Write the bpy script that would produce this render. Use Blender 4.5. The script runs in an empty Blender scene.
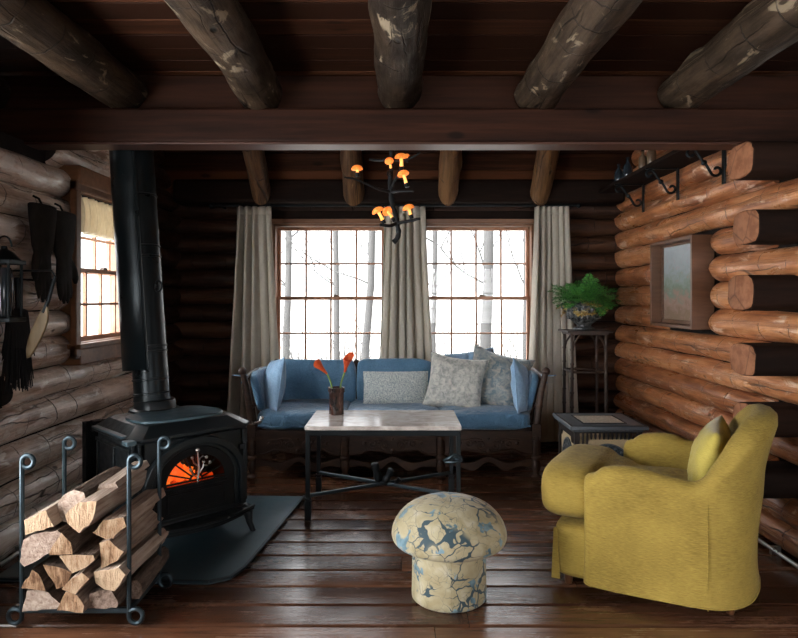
import bpy, bmesh, math, random
from mathutils import Vector, Matrix, noise as mn
random.seed(7)
PI = math.pi
SC = bpy.context.scene
COL = SC.collection
CAM_H = 1.3
F = 640.0
SKY_LOW=2.4; SKY_UP=8.0; SKY_SUN=14.0; EXPO=0.35
def wx(px, y): return (px-399)*y/F            # picture column at depth y -> metres
def wz(py, y): return CAM_H-(py-298)*y/F      # picture row at depth y -> metres

# ------------------------------------------------------------------ mesh builder
class MB:
    def __init__(s):
        s.v=[]; s.f=[]; s.m=[]; s.t=[]; s.uv=[]
    def vert(s,p,t=0.0,uv=(0,0)):
        s.v.append(Vector(p)); s.t.append(t); s.uv.append(uv); return len(s.v)-1
    def face(s,ids,m=0): s.f.append(tuple(ids)); s.m.append(m)
    def box(s,c,d,rot=None,t=0.0,m=0,taper=(1,1)):
        c=Vector(c); hx,hy,hz=d[0]/2,d[1]/2,d[2]/2
        ids=[]
        for sz in (-1,1):
            k=taper if sz>0 else (1,1)
            for sx,sy in ((-1,-1),(1,-1),(1,1),(-1,1)):
                p=Vector((sx*hx*k[0],sy*hy*k[1],sz*hz))
                if rot is not None: p=rot@p
                ids.append(s.vert(c+p,t,(p.x,p.y)))
        a=ids
        for q in ((3,2,1,0),(4,5,6,7),(0,1,5,4),(1,2,6,5),(2,3,7,6),(3,0,4,7)):
            s.face([a[i] for i in q],m)
    def bar(s,p0,p1,w,h,up=(0,0,1),t=0.0,m=0):
        p0=Vector(p0); p1=Vector(p1); d=p1-p0; L=d.length; d.normalize()
        up=Vector(up)
        if abs(d.dot(up))>.98: up=Vector((1,0,0))
        x=d.cross(up).normalized(); z=x.cross(d).normalized()
        R=Matrix((x,d,z)).transposed()
        s.box((p0+p1)/2,(w,L,h),R,t,m)
    def tube(s,pts,r,seg=10,caps=True,t=0.0,m=0,closed=False,flat=1.0):
        pts=[Vector(p) for p in pts]; n=len(pts)
        rs=r if isinstance(r,(list,tuple)) else [r]*n
        rings=[]; prev=None; L=0
        for i,p in enumerate(pts):
            if closed: d=pts[(i+1)%n]-pts[i-1]
            else: d=pts[min(i+1,n-1)]-pts[max(i-1,0)]
            if d.length<1e-9: d=Vector((0,0,1))
            d.normalize()
            if prev is None:
                a=Vector((0,0,1)) if abs(d.z)<.9 else Vector((1,0,0))
                x=d.cross(a).normalized()
            else:
                x=(prev-d*prev.dot(d))
                if x.length<1e-6: x=d.orthogonal()
                x.normalize()
            prev=x; y=d.cross(x)
            if i: L+=(pts[i]-pts[i-1]).length
            rings.append([s.vert(p+x*math.cos(2*PI*k/seg)*rs[i]+y*math.sin(2*PI*k/seg)*rs[i]*flat,t,(L,k/seg*2*PI*rs[i])) for k in range(seg)])
        last=n if closed else n-1
        for i in range(last):
            a=rings[i]; b=rings[(i+1)%n]
            for k in range(seg): s.face((a[k],a[(k+1)%seg],b[(k+1)%seg],b[k]),m)
        if caps and not closed:
            s.face(list(reversed(rings[0])),m); s.face(rings[-1],m)
        return rings
    def lathe(s,prof,c=(0,0,0),seg=24,t=0.0,m=0,axis=None,sx=1.0,sy=1.0):
        c=Vector(c); rings=[]; L=0
        for i,(r,z) in enumerate(prof):
            if i: L+=math.hypot(r-prof[i-1][0],z-prof[i-1][1])
            ring=[]
            for k in range(seg):
                a=2*PI*k/seg; p=Vector((r*math.cos(a)*sx,r*math.sin(a)*sy,z))
                if axis is not None: p=axis@p
                ring.append(s.vert(c+p,t,(a*r,L)))
            rings.append(ring)
        for i in range(len(rings)-1):
            a,b=rings[i],rings[i+1]
            for k in range(seg): s.face((a[k],a[(k+1)%seg],b[(k+1)%seg],b[k]),m)
        if prof[0][0]>1e-5: s.face(list(reversed(rings[0])),m)
        if prof[-1][0]>1e-5: s.face(rings[-1],m)
    def prism(s,poly,a,b,fn,t=0.0,m=0):
        """poly: 2D outline; fn(u,v,w)->3D; extruded w from a to b"""
        n=len(poly)
        A=[s.vert(fn(u,v,a),t,(u,v)) for u,v in poly]; B=[s.vert(fn(u,v,b),t,(u,v)) for u,v in poly]
        s.face(list(reversed(A)),m); s.face(B,m)
        for i in range(n):
            j=(i+1)%n; s.face((A[i],A[j],B[j],B[i]),m)
    def ball(s,c,r,seg=12,rings=8,sc=(1,1,1),t=0.0,m=0,rot=None):
        prof=[(max(1e-6,math.sin(PI*i/rings)),-math.cos(PI*i/rings)) for i in range(rings+1)]
        c=Vector(c); R=[]
        for (pr,pz) in prof:
            ring=[]
            for k in range(seg):
                a=2*PI*k/seg; p=Vector((pr*math.cos(a)*sc[0]*r,pr*math.sin(a)*sc[1]*r,pz*sc[2]*r))
                if rot is not None: p=rot@p
                ring.append(s.vert(c+p,t,(a,pz)))
            R.append(ring)
        for i in range(rings):
            a,b=R[i],R[i+1]
            for k in range(seg): s.face((a[k],a[(k+1)%seg],b[(k+1)%seg],b[k]),m)
    def grid(s,fn,nu,nv,t=0.0,m=0,wrapu=False):
        ids=[[s.vert(fn(i/(nu if wrapu else nu-1),j/(nv-1)),t,(i/(nu-1),j/(nv-1))) for j in range(nv)] for i in range(nu)]
        for i in range(nu if wrapu else nu-1):
            for j in range(nv-1):
                a=ids[i]; b=ids[(i+1)%nu]
                s.face((a[j],b[j],b[j+1],a[j+1]),m)
        return ids
    def log(s,p0,p1,rh,rv,seed,seg=20,step=.06,bump=.010,m=0,mend=1,taper=0.0,round_end=.012,bend=.012,flatb=0.0):
        """a peeled round log, rh = half size sideways, rv = half size up"""
        p0=Vector(p0); p1=Vector(p1); d=p1-p0; L=d.length; d.normalize()
        up=Vector((0,0,1)); x=d.cross(up).normalized()
        n=max(4,int(L/step)); rnd=random.Random(seed); t=rnd.random(); o=Vector((rnd.random()*90,rnd.random()*90,rnd.random()*90))
        rings=[]
        knots=[(rnd.random()*L,rnd.random()*2*PI,rnd.uniform(.05,.1),rnd.uniform(.006,.018)) for _ in range(int(L*2.2)+1)]
        ls=[0.0,round_end*.5]+[round_end+ (L-2*round_end)*i/n for i in range(n+1)]+[L-round_end*.5,L]
        for q,l in enumerate(ls):
            e=1.0
            if q in (0,len(ls)-1): e=.86
            elif q in (1,len(ls)-2): e=.95
            cen=p0+d*l+(x*mn.noise(o+Vector((l*.9,0,0)))+up*mn.noise(o+Vector((0,l*.9,5)))*.5)*bend
            ring=[]
            for k in range(seg):
                a=2*PI*k/seg+PI   # seam at the far side
                ca,sa=math.cos(a),math.sin(a)
                nz=mn.noise(o+Vector((l*3.0,ca*.9,sa*.9)))*bump+mn.noise(o+Vector((l*9,ca*2.5,sa*2.5)))*bump*.35
                for (kl,ka,kw,kh) in knots:
                    dl=(l-kl); da=(a-ka+PI)%(2*PI)-PI; dd=(dl*dl+(da*rv)**2)/(kw*kw)
                    if dd<4: nz+=kh*math.exp(-dd*1.6)
                tp=1-taper*l/L
                hz=sa*rv
                if flatb and hz<-rv*flatb: hz=-rv*flatb+(hz+rv*flatb)*.25
                ring.append(s.vert(cen+(x*ca*(rh+nz)+up*(hz+sa*nz*.6))*tp*e,t,(l,(k/seg)*2*PI*rv)))
            rings.append(ring)
        for i in range(len(rings)-1):
            a,b=rings[i],rings[i+1]
            for k in range(seg): s.face((a[k],b[k],b[(k+1)%seg],a[(k+1)%seg]),m)
        s.face(rings[0],mend); s.face(list(reversed(rings[-1])),mend)
    def build(s,name,mat,parent=None,world=False,bevel=0,sharp=40,subsurf=0,seg=2,mods=()):
        me=bpy.data.meshes.new(name)
        vs=s.v
        if world and parent is not None:
            r=parent
            while r.parent: r=r.parent
            Mi=r.matrix_basis.inverted(); vs=[Mi@v for v in vs]
        me.from_pydata([tuple(v) for v in vs],[],s.f)
        mats=mat if isinstance(mat,(list,tuple)) else [mat]
        for mm in mats: me.materials.append(mm)
        me.polygons.foreach_set('material_index',[min(i,len(mats)-1) for i in s.m])
        at=me.attributes.new('tint','FLOAT','POINT'); at.data.foreach_set('value',s.t)
        ul=me.uv_layers.new(name='UVMap')
        lv=[0]*len(me.loops); me.loops.foreach_get('vertex_index',lv)
        flat=[]
        for i in lv: flat+=list(s.uv[i])
        ul.data.foreach_set('uv',flat)
        bm=bmesh.new(); bm.from_mesh(me); bmesh.ops.recalc_face_normals(bm,faces=bm.faces); bm.to_mesh(me); bm.free()
        me.polygons.foreach_set('use_smooth',[True]*len(me.polygons))
        me.set_sharp_from_angle(angle=math.radians(sharp))
        o=bpy.data.objects.new(name,me); COL.objects.link(o)
        if parent is not None: o.parent=parent
        if bevel:
            b=o.modifiers.new('b','BEVEL'); b.width=bevel; b.segments=seg; b.limit_method='ANGLE'; b.angle_limit=math.radians(35)
        if subsurf:
            u=o.modifiers.new('s','SUBSURF'); u.levels=subsurf; u.render_levels=subsurf
        return o
def remesh(o,vox,smooth=10,fac=.5):
    r=o.modifiers.new('r','REMESH'); r.mode='VOXEL'; r.voxel_size=vox; r.use_smooth_shade=True
    s=o.modifiers.new('k','SMOOTH'); s.iterations=smooth; s.factor=fac
    return o
def thing(name,label,cat,loc=(0,0,0),rotz=0,group=None):
    o=bpy.data.objects.new(name,None); COL.objects.link(o); o.empty_display_size=.1
    o.location=loc; o.rotation_euler=(0,0,rotz); o['label']=label; o['category']=cat
    if group: o['group']=group
    return o
def tag(o,label,cat,group=None,kind=None):
    o['label']=label; o['category']=cat
    if group: o['group']=group
    if kind: o['kind']=kind
    return o
def struct(o,label=None):
    o['kind']='structure'
    if label: o['label']=label
    return o
def catmull(pts,n):
    pts=[Vector(p) for p in pts]; out=[]
    P=[pts[0]*2-pts[1]]+pts+[pts[-1]*2-pts[-2]]
    for i in range(1,len(P)-2):
        for k in range(n):
            t=k/n; a,b,c,d=P[i-1],P[i],P[i+1],P[i+2]
            out.append(.5*((2*b)+(c-a)*t+(2*a-5*b+4*c-d)*t*t+(3*b-a-3*c+d)*t**3))
    out.append(pts[-1]); return out
def spiral(c,r0,r1,a0,a1,n,u,v):
    c=Vector(c);u=Vector(u);v=Vector(v)
    return [c+(u*math.cos(a0+(a1-a0)*i/n)+v*math.sin(a0+(a1-a0)*i/n))*(r0+(r1-r0)*i/n) for i in range(n+1)]

# ------------------------------------------------------------------ materials
class NT:
    def __init__(s,name):
        s.mat=bpy.data.materials.new(name); s.mat.use_nodes=True; s.t=s.mat.node_tree; s.t.nodes.clear()
        s.out=s.n('ShaderNodeOutputMaterial'); s.b=s.n('ShaderNodeBsdfPrincipled'); s.l(s.b.outputs[0],s.out.inputs[0])
    def n(s,k): return s.t.nodes.new(k)
    def l(s,a,b): s.t.links.new(a,b)
    def put(s,sock,val):
        if hasattr(val,'is_output'): s.l(val,sock)
        elif isinstance(val,(tuple,list)) and len(val)==3 and len(sock.default_value)==4: sock.default_value=(*val,1)
        else: sock.default_value=val
    def coord(s,kind='Object'): return s.n('ShaderNodeTexCoord').outputs[kind]
    def attr(s,name='tint'):
        a=s.n('ShaderNodeAttribute'); a.attribute_name=name; return a.outputs['Fac']
    def map(s,vec,scale=(1,1,1),loc=(0,0,0),rot=(0,0,0)):
        m=s.n('ShaderNodeMapping'); s.l(vec,m.inputs[0]); s.put(m.inputs['Location'],loc); m.inputs['Rotation'].default_value=rot; m.inputs['Scale'].default_value=scale
        return m.outputs[0]
    def noise(s,vec,scale=5,detail=3,rough=.55,dist=0.0):
        x=s.n('ShaderNodeTexNoise'); s.l(vec,x.inputs['Vector']); x.inputs['Scale'].default_value=scale; x.inputs['Detail'].default_value=detail
        x.inputs['Roughness'].default_value=rough; x.inputs['Distortion'].default_value=dist; return x.outputs['Fac']
    def noisec(s,vec,scale=5,detail=2):
        x=s.n('ShaderNodeTexNoise'); s.l(vec,x.inputs['Vector']); x.inputs['Scale'].default_value=scale; x.inputs['Detail'].default_value=detail; return x.outputs['Color']
    def vor(s,vec,scale=5,feature='F1',rand=1.0,out='Distance'):
        x=s.n('ShaderNodeTexVoronoi'); x.feature=feature; s.l(vec,x.inputs['Vector']); x.inputs['Scale'].default_value=scale; x.inputs['Randomness'].default_value=rand; return x.outputs[out]
    def vor1(s,w,scale):
        x=s.n('ShaderNodeTexVoronoi'); x.voronoi_dimensions='1D'; x.feature='DISTANCE_TO_EDGE'; s.l(w,x.inputs['W']); x.inputs['Scale'].default_value=scale; return x.outputs['Distance']
    def wave(s,vec,scale=5,dist=2,detail=2,dirn='X',kind='BANDS'):
        x=s.n('ShaderNodeTexWave'); x.wave_type=kind
        if kind=='BANDS': x.bands_direction=dirn
        s.l(vec,x.inputs['Vector']); x.inputs['Scale'].default_value=scale; x.inputs['Distortion'].default_value=dist; x.inputs['Detail'].default_value=detail; return x.outputs['Fac']
    def math(s,op,a,b=None,c=None,clamp=False):
        x=s.n('ShaderNodeMath'); x.operation=op; x.use_clamp=clamp; s.put(x.inputs[0],a)
        if b is not None: s.put(x.inputs[1],b)
        if c is not None: s.put(x.inputs[2],c)
        return x.outputs[0]
    def step(s,v,a,b,lo=0.0,hi=1.0):
        x=s.n('ShaderNodeMapRange'); x.interpolation_type='SMOOTHSTEP'; s.put(x.inputs['Value'],v)
        x.inputs['From Min'].default_value=a; x.inputs['From Max'].default_value=b; x.inputs['To Min'].default_value=lo; x.inputs['To Max'].default_value=hi; return x.outputs[0]
    def mix(s,f,a,b,mode='MIX'):
        x=s.n('ShaderNodeMix'); x.data_type='RGBA'; x.blend_type=mode; s.put(x.inputs[0],f); s.put(x.inputs[6],a); s.put(x.inputs[7],b); return x.outputs[2]
    def ramp(s,f,stops):
        x=s.n('ShaderNodeValToRGB'); s.l(f,x.inputs[0]); e=x.color_ramp.elements
        while len(e)<len(stops): e.new(.5)
        for q,(p,c) in zip(e,stops): q.position=p; q.color=(*c,1)
        return x.outputs[0]
    def sep(s,vec):
        x=s.n('ShaderNodeSeparateXYZ'); s.l(vec,x.inputs[0]); return x.outputs
    def comb(s,x=0.0,y=0.0,z=0.0):
        c=s.n('ShaderNodeCombineXYZ'); s.put(c.inputs[0],x); s.put(c.inputs[1],y); s.put(c.inputs[2],z); return c.outputs[0]
    def vadd(s,a,b):
        x=s.n('ShaderNodeVectorMath'); x.operation='ADD'; s.put(x.inputs[0],a); s.put(x.inputs[1],b); return x.outputs[0]
    def bump(s,h,strength=.3,dist=.01):
        x=s.n('ShaderNodeBump'); s.l(h,x.inputs['Height']); x.inputs['Strength'].default_value=strength; x.inputs['Distance'].default_value=dist; s.l(x.outputs[0],s.b.inputs['Normal']); return x
    def fin(s,col,rough=.5,metal=0.0,spec=.5,sheen=0.0,coat=0.0,coat_rough=.2):
        s.put(s.b.inputs['Base Color'],col); s.put(s.b.inputs['Roughness'],rough); s.put(s.b.inputs['Metallic'],metal); s.b.inputs['Specular IOR Level'].default_value=spec
        if sheen: s.b.inputs['Sheen Weight'].default_value=sheen; s.b.inputs['Sheen Roughness'].default_value=.4
        if coat: s.b.inputs['Coat Weight'].default_value=coat; s.b.inputs['Coat Roughness'].default_value=coat_rough
        return s.mat

def log_wood(name,dark,mid,light,patch,patch_t=(.6,.7),rough=(.3,.55),spec=.45,ring=.8,coat=0.0,pm=.7):
    n=NT(name); t=n.attr(); uv=n.vadd(n.coord('UV'),n.comb(n.math('MULTIPLY',t,37.0),n.math('MULTIPLY',t,11.0),n.math('MULTIPLY',t,5.0)))
    broad=n.noise(n.map(uv,(1.3,5,1)),2.2,4,.6); streak=n.noise(n.map(uv,(2.2,46,1)),1.5,5,.65,.3)
    f=n.math('ADD',n.math('MULTIPLY',broad,.62),n.math('MULTIPLY',streak,.38)); f=n.math('ADD',f,n.math('MULTIPLY',n.math('SUBTRACT',t,.5),.16))
    col=n.ramp(f,[(.38,dark),(.5,mid),(.62,light)])
    pn=n.noise(n.map(uv,(2.6,7,1)),1.9,6,.62,.6); pa=n.step(pn,*patch_t)
    col=n.mix(n.math('MULTIPLY',pa,pm),col,patch)
    u=n.sep(uv)[0]; uw=n.math('ADD',u,n.math('MULTIPLY',n.noise(n.map(uv,(3,6,1)),2,2),.05))
    rl=n.step(n.vor1(uw,3.6),.0,.028); rm=n.step(n.noise(n.map(uv,(4,3,1)),1.7,2),.42,.56)
    ringm=n.math('MULTIPLY',n.math('SUBTRACT',1.0,rl),n.math('MULTIPLY',rm,ring))
    kd=n.vor(n.map(uv,(1.5,2.6,1)),2.4); km=n.math('SUBTRACT',1.0,n.step(kd,.045,.11))
    ck=n.vor(n.map(n.vadd(uv,n.comb(0.0,n.math('MULTIPLY',n.noise(n.map(uv,(3,3,1)),1.5,3),.06))),(.5,7,1)),1.6,'DISTANCE_TO_EDGE')
    cm=n.math('MULTIPLY',n.math('SUBTRACT',1.0,n.step(ck,.004,.03)),n.step(n.noise(n.map(uv,(.8,2,1)),2,1),.5,.6))
    dk=n.math('MAXIMUM',n.math('MAXIMUM',ringm,n.math('MULTIPLY',km,.85)),n.math('MULTIPLY',cm,.85))
    col=n.mix(dk,col,tuple(c*.16 for c in dark))
    h=n.math('SUBTRACT',n.math('ADD',n.math('MULTIPLY',streak,.35),n.math('MULTIPLY',pn,.5)),n.math('MULTIPLY',dk,.9))
    n.bump(h,.75,.014)
    r=n.step(n.math('ADD',n.math('MULTIPLY',broad,.5),n.math('MULTIPLY',pn,.5)),.35,.65,rough[1],rough[0])
    return n.fin(col,r,0,spec,coat=coat,coat_rough=.3)
def end_grain(name,a,b):
    n=NT(name); c=n.coord('Object'); t=n.attr()
    g=n.noise(c,18,4,.6); w=n.vor(n.map(c,(4.5,5,4)),1.0,'DISTANCE_TO_EDGE'); w=n.math('SUBTRACT',1.0,n.step(w,.0,.03))
    f=n.noise(n.map(c,(60,60,60)),1.0,3)
    col=n.mix(n.step(g,.35,.65),a,b); col=n.mix(n.math('MULTIPLY',w,.55),col,tuple(k*.2 for k in a))
    n.bump(f,.3,.006); return n.fin(col,.7,0,.3)
def plain_wood(name,dark,light,scale=(1.5,24,24),rough=.45,spec=.45,bump=.15,coat=0.0,tint=.25,knots=True):
    n=NT(name); t=n.attr(); c=n.vadd(n.coord('Object'),n.comb(n.math('MULTIPLY',t,31.0),n.math('MULTIPLY',t,17.0),0.0))
    b=n.noise(n.map(c,tuple(k*.25 for k in scale)),2,3); s=n.noise(n.map(c,scale),2.0,5,.65,.4)
    f=n.math('ADD',n.math('MULTIPLY',b,.5),n.math('MULTIPLY',s,.5)); f=n.math('ADD',f,n.math('MULTIPLY',n.math('SUBTRACT',t,.5),tint))
    col=n.ramp(f,[(.32,dark),(.68,light)])
    if knots:
        k=n.vor(n.map(c,tuple(max(1.2,v*.12) for v in scale)),1.6); k=n.math('SUBTRACT',1.0,n.step(k,.05,.12)); col=n.mix(n.math('MULTIPLY',k,.8),col,tuple(v*.2 for v in dark))
    n.bump(s,bump,.004); return n.fin(col,rough,0,spec,coat=coat)
def metal(name,col,rough=.5,met=.6,spec=.5,var=.25,scale=14):
    n=NT(name); c=n.coord('Object'); g=n.noise(c,scale,4); g2=n.noise(c,90,2)
    cc=n.mix(g,tuple(k*(1-var) for k in col),tuple(k*(1+var) for k in col)); n.bump(g2,.12,.002)
    return n.fin(cc,n.step(g,.3,.7,rough*.8,min(1,rough*1.25)),met,spec)
def cloth(name,a,b,weave=420,rough=.9,sheen=.3,bump=.2,slub=(40,300,300),trans=0.0,wrinkle=0.0):
    n=NT(name); c=n.coord('Object'); s=n.noise(n.map(c,slub),1.0,3,.6); l=n.noise(c,5,3); f2=n.noise(c,weave,2)
    f=n.math('ADD',n.math('MULTIPLY',s,.6),n.math('MULTIPLY',l,.4)); col=n.ramp(f,[(.35,a),(.65,b)])
    b1=n.bump(n.math('ADD',s,f2),bump,.002)
    if wrinkle:
        wv=n.noise(n.map(c,(1,1,1)),7,4,.6,1.6); b0=n.n('ShaderNodeBump'); n.l(wv,b0.inputs['Height']); b0.inputs['Strength'].default_value=wrinkle; b0.inputs['Distance'].default_value=.05; n.l(b0.outputs[0],b1.inputs['Normal'])
    m=n.fin(col,rough,0,.25,sheen=sheen)
    if trans:
        tr=n.n('ShaderNodeBsdfTranslucent'); n.l(col,tr.inputs[0]); mx=n.n('ShaderNodeMixShader'); mx.inputs[0].default_value=trans
        n.l(n.b.outputs[0],mx.inputs[1]); n.l(tr.outputs[0],mx.inputs[2]); n.l(mx.outputs[0],n.out.inputs[0])
    return m
def emit(name,ca,cb,strength,scale=20):
    n=NT(name); c=n.coord('Object'); g=n.noise(c,scale,3); col=n.mix(n.step(g,.35,.65),ca,cb)
    n.fin(col,.6); n.l(col,n.b.inputs['Emission Color']); n.b.inputs['Emission Strength'].default_value=strength; return n.mat
def glass_pane(name,tintc=(1,1,1),refl=.06):
    n=NT(name); n.t.nodes.remove(n.b); tr=n.n('ShaderNodeBsdfTransparent'); tr.inputs[0].default_value=(*tintc,1); gl=n.n('ShaderNodeBsdfGlossy'); gl.inputs['Roughness'].default_value=.02
    w=n.noise(n.coord('Object'),3,2); bp=n.n('ShaderNodeBump'); bp.inputs['Strength'].default_value=.05; n.l(w,bp.inputs['Height']); n.l(bp.outputs[0],gl.inputs['Normal'])
    mx=n.n('ShaderNodeMixShader'); mx.inputs[0].default_value=refl; n.l(tr.outputs[0],mx.inputs[1]); n.l(gl.outputs[0],mx.inputs[2]); n.l(mx.outputs[0],n.out.inputs[0]); return n.mat

M={}
M['log_right']=log_wood('log_right',(.19,.060,.023),(.42,.160,.060),(.58,.27,.12),(.78,.57,.42),(.56,.67),(.22,.44),.5,coat=.12,pm=.75)  # whitish patches: peeled wood, plus window glare put into the colour
M['log_left']=log_wood('log_left',(.25,.155,.105),(.56,.41,.32),(.72,.59,.50),(.85,.79,.73),(.51,.62),(.2,.42),.55,coat=.15,ring=1.0)  # weathered wood, paled and greyed further to put sky sheen into the colour
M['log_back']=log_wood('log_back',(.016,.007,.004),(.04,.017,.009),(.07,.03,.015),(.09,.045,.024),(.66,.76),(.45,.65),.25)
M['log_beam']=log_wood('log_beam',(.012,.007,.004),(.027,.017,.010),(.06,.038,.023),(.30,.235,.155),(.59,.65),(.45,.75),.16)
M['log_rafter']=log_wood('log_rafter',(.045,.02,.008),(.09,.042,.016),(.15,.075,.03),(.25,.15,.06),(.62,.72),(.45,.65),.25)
M['end_orange']=end_grain('end_orange',(.20,.075,.034),(.30,.125,.06))
M['end_grey']=end_grain('end_grey',(.11,.07,.05),(.2,.14,.1))
M['end_dark']=end_grain('end_dark',(.012,.009,.008),(.02,.015,.012))
M['chink']=metal('chink',(.012,.009,.008),.9,0,.1)
M['timber_dark']=plain_wood('timber_dark',(.007,.0032,.002),(.02,.0085,.005),(3,30,30),.8,.12)
M['header']=plain_wood('header',(.013,.0045,.0025),(.046,.016,.008),(1.2,22,22),.6,.12)
M['header_lit_edge']=plain_wood('header_lit_edge',(.03,.011,.007),(.08,.032,.02),(1.2,22,22),.45,.35)
M['ceil']=plain_wood('ceil',(.022,.0075,.0034),(.082,.029,.0125),(1.3,30,8),.7,.1,tint=.6)
M['trim_wood']=plain_wood('trim_wood',(.13,.055,.024),(.27,.125,.06),(4,16,16),.4,.45)
M['sash_wood']=plain_wood('sash_wood',(.30,.14,.075),(.46,.24,.14),(8,8,8),.45,.4,knots=False)  # lightened so the bars carry the window flare in their colour
M['frame_wood']=plain_wood('frame_wood',(.10,.045,.024),(.21,.10,.055),(3,9,20),.4,.5,knots=False)
M['black_iron']=metal('black_iron',(.008,.011,.013),.42,.7,.5)
M['blue_iron']=metal('blue_iron',(.035,.052,.062),.4,.75,.5)
M['stove']=metal('stove',(.013,.018,.021),.38,.35,.5,.2,30)
M['stove_dark']=metal('stove_dark',(.006,.007,.008),.6,.2,.3)
M['steel']=metal('steel',(.5,.5,.48),.3,1,.5)
M['hearth']=metal('hearth',(.065,.11,.135),.36,.15,.5,.4,9)
M['pipe']=metal('pipe',(.012,.018,.021),.33,.5,.5,.3,8)
M['glass']=glass_pane('glass',(1,1,1),.012)
M['stove_glass']=glass_pane('stove_glass',(.85,.8,.75),.08)
M['flame']=emit('flame',(1.0,.09,.008),(1.0,.24,.025),1.1,9)
M['ember']=emit('ember',(.25,.01,.0),(.7,.06,.006),1.0,30)
M['lamp_cap']=emit('lamp_cap',(1.0,.20,.025),(1.0,.36,.07),.55,60)
M['lamp_stem']=emit('lamp_stem',(1.0,.42,.09),(1.0,.55,.16),.95,50)
M['curtain']=cloth('curtain',(.47,.43,.36),(.58,.54,.46),500,.95,.05,.15,(300,300,30),.35)
M['valance']=cloth('valance',(.62,.55,.43),(.74,.68,.55),400,.95,.1,.2,(200,200,30),.45)
M['mustard']=cloth('mustard',(.21,.14,.026),(.41,.285,.06),300,.85,.06,.6,(40,40,420),wrinkle=.12)
M['mustard_light']=cloth('mustard_light',(.36,.28,.055),(.50,.40,.09),300,.8,.3,.3,(70,70,380))
M['denim']=cloth('denim',(.050,.128,.215),(.108,.215,.33),420,.65,.3,.4,(150,60,150),wrinkle=.6)
M['denim_pale']=cloth('denim_pale',(.17,.29,.44),(.27,.41,.56),420,.75,.3,.35,(150,60,150),wrinkle=.4)
M['sofa_wood']=plain_wood('sofa_wood',(.022,.010,.006),(.085,.042,.023),(8,8,30),.5,.3,.2,knots=False)
M['bamboo']=plain_wood('bamboo',(.016,.007,.004),(.055,.026,.012),(30,30,3),.4,.35,.1,knots=False)
M['foot_wood']=plain_wood('foot_wood',(.08,.03,.012),(.16,.065,.03),(20,20,4),.4,.5,.1,knots=False)
M['bark_out']=metal('bark_out',(.05,.049,.048),.95,0,.1,.3,3)
M['snow']=metal('snow',(.28,.27,.25),.95,0,.1,.12,.6)
M['leather']=cloth('leather',(.006,.005,.0045),(.014,.011,.009),80,.8,.0,.5,(20,20,20))
M['bristle']=cloth('bristle',(.006,.006,.007),(.015,.014,.014),200,.8,0,.5,(200,200,10))
M['tan_wood']=plain_wood('tan_wood',(.16,.11,.05),(.28,.2,.1),(10,10,3),.45,.4,.1,knots=False)
M['dark_glass']=metal('dark_glass',(.02,.028,.035),.12,0,.7)
M['brown_glass']=metal('brown_glass',(.12,.075,.045),.35,0,.5)
M['spindle']=plain_wood('spindle',(.006,.004,.003),(.02,.011,.008),(20,20,6),.4,.4,.1,knots=False)
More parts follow.
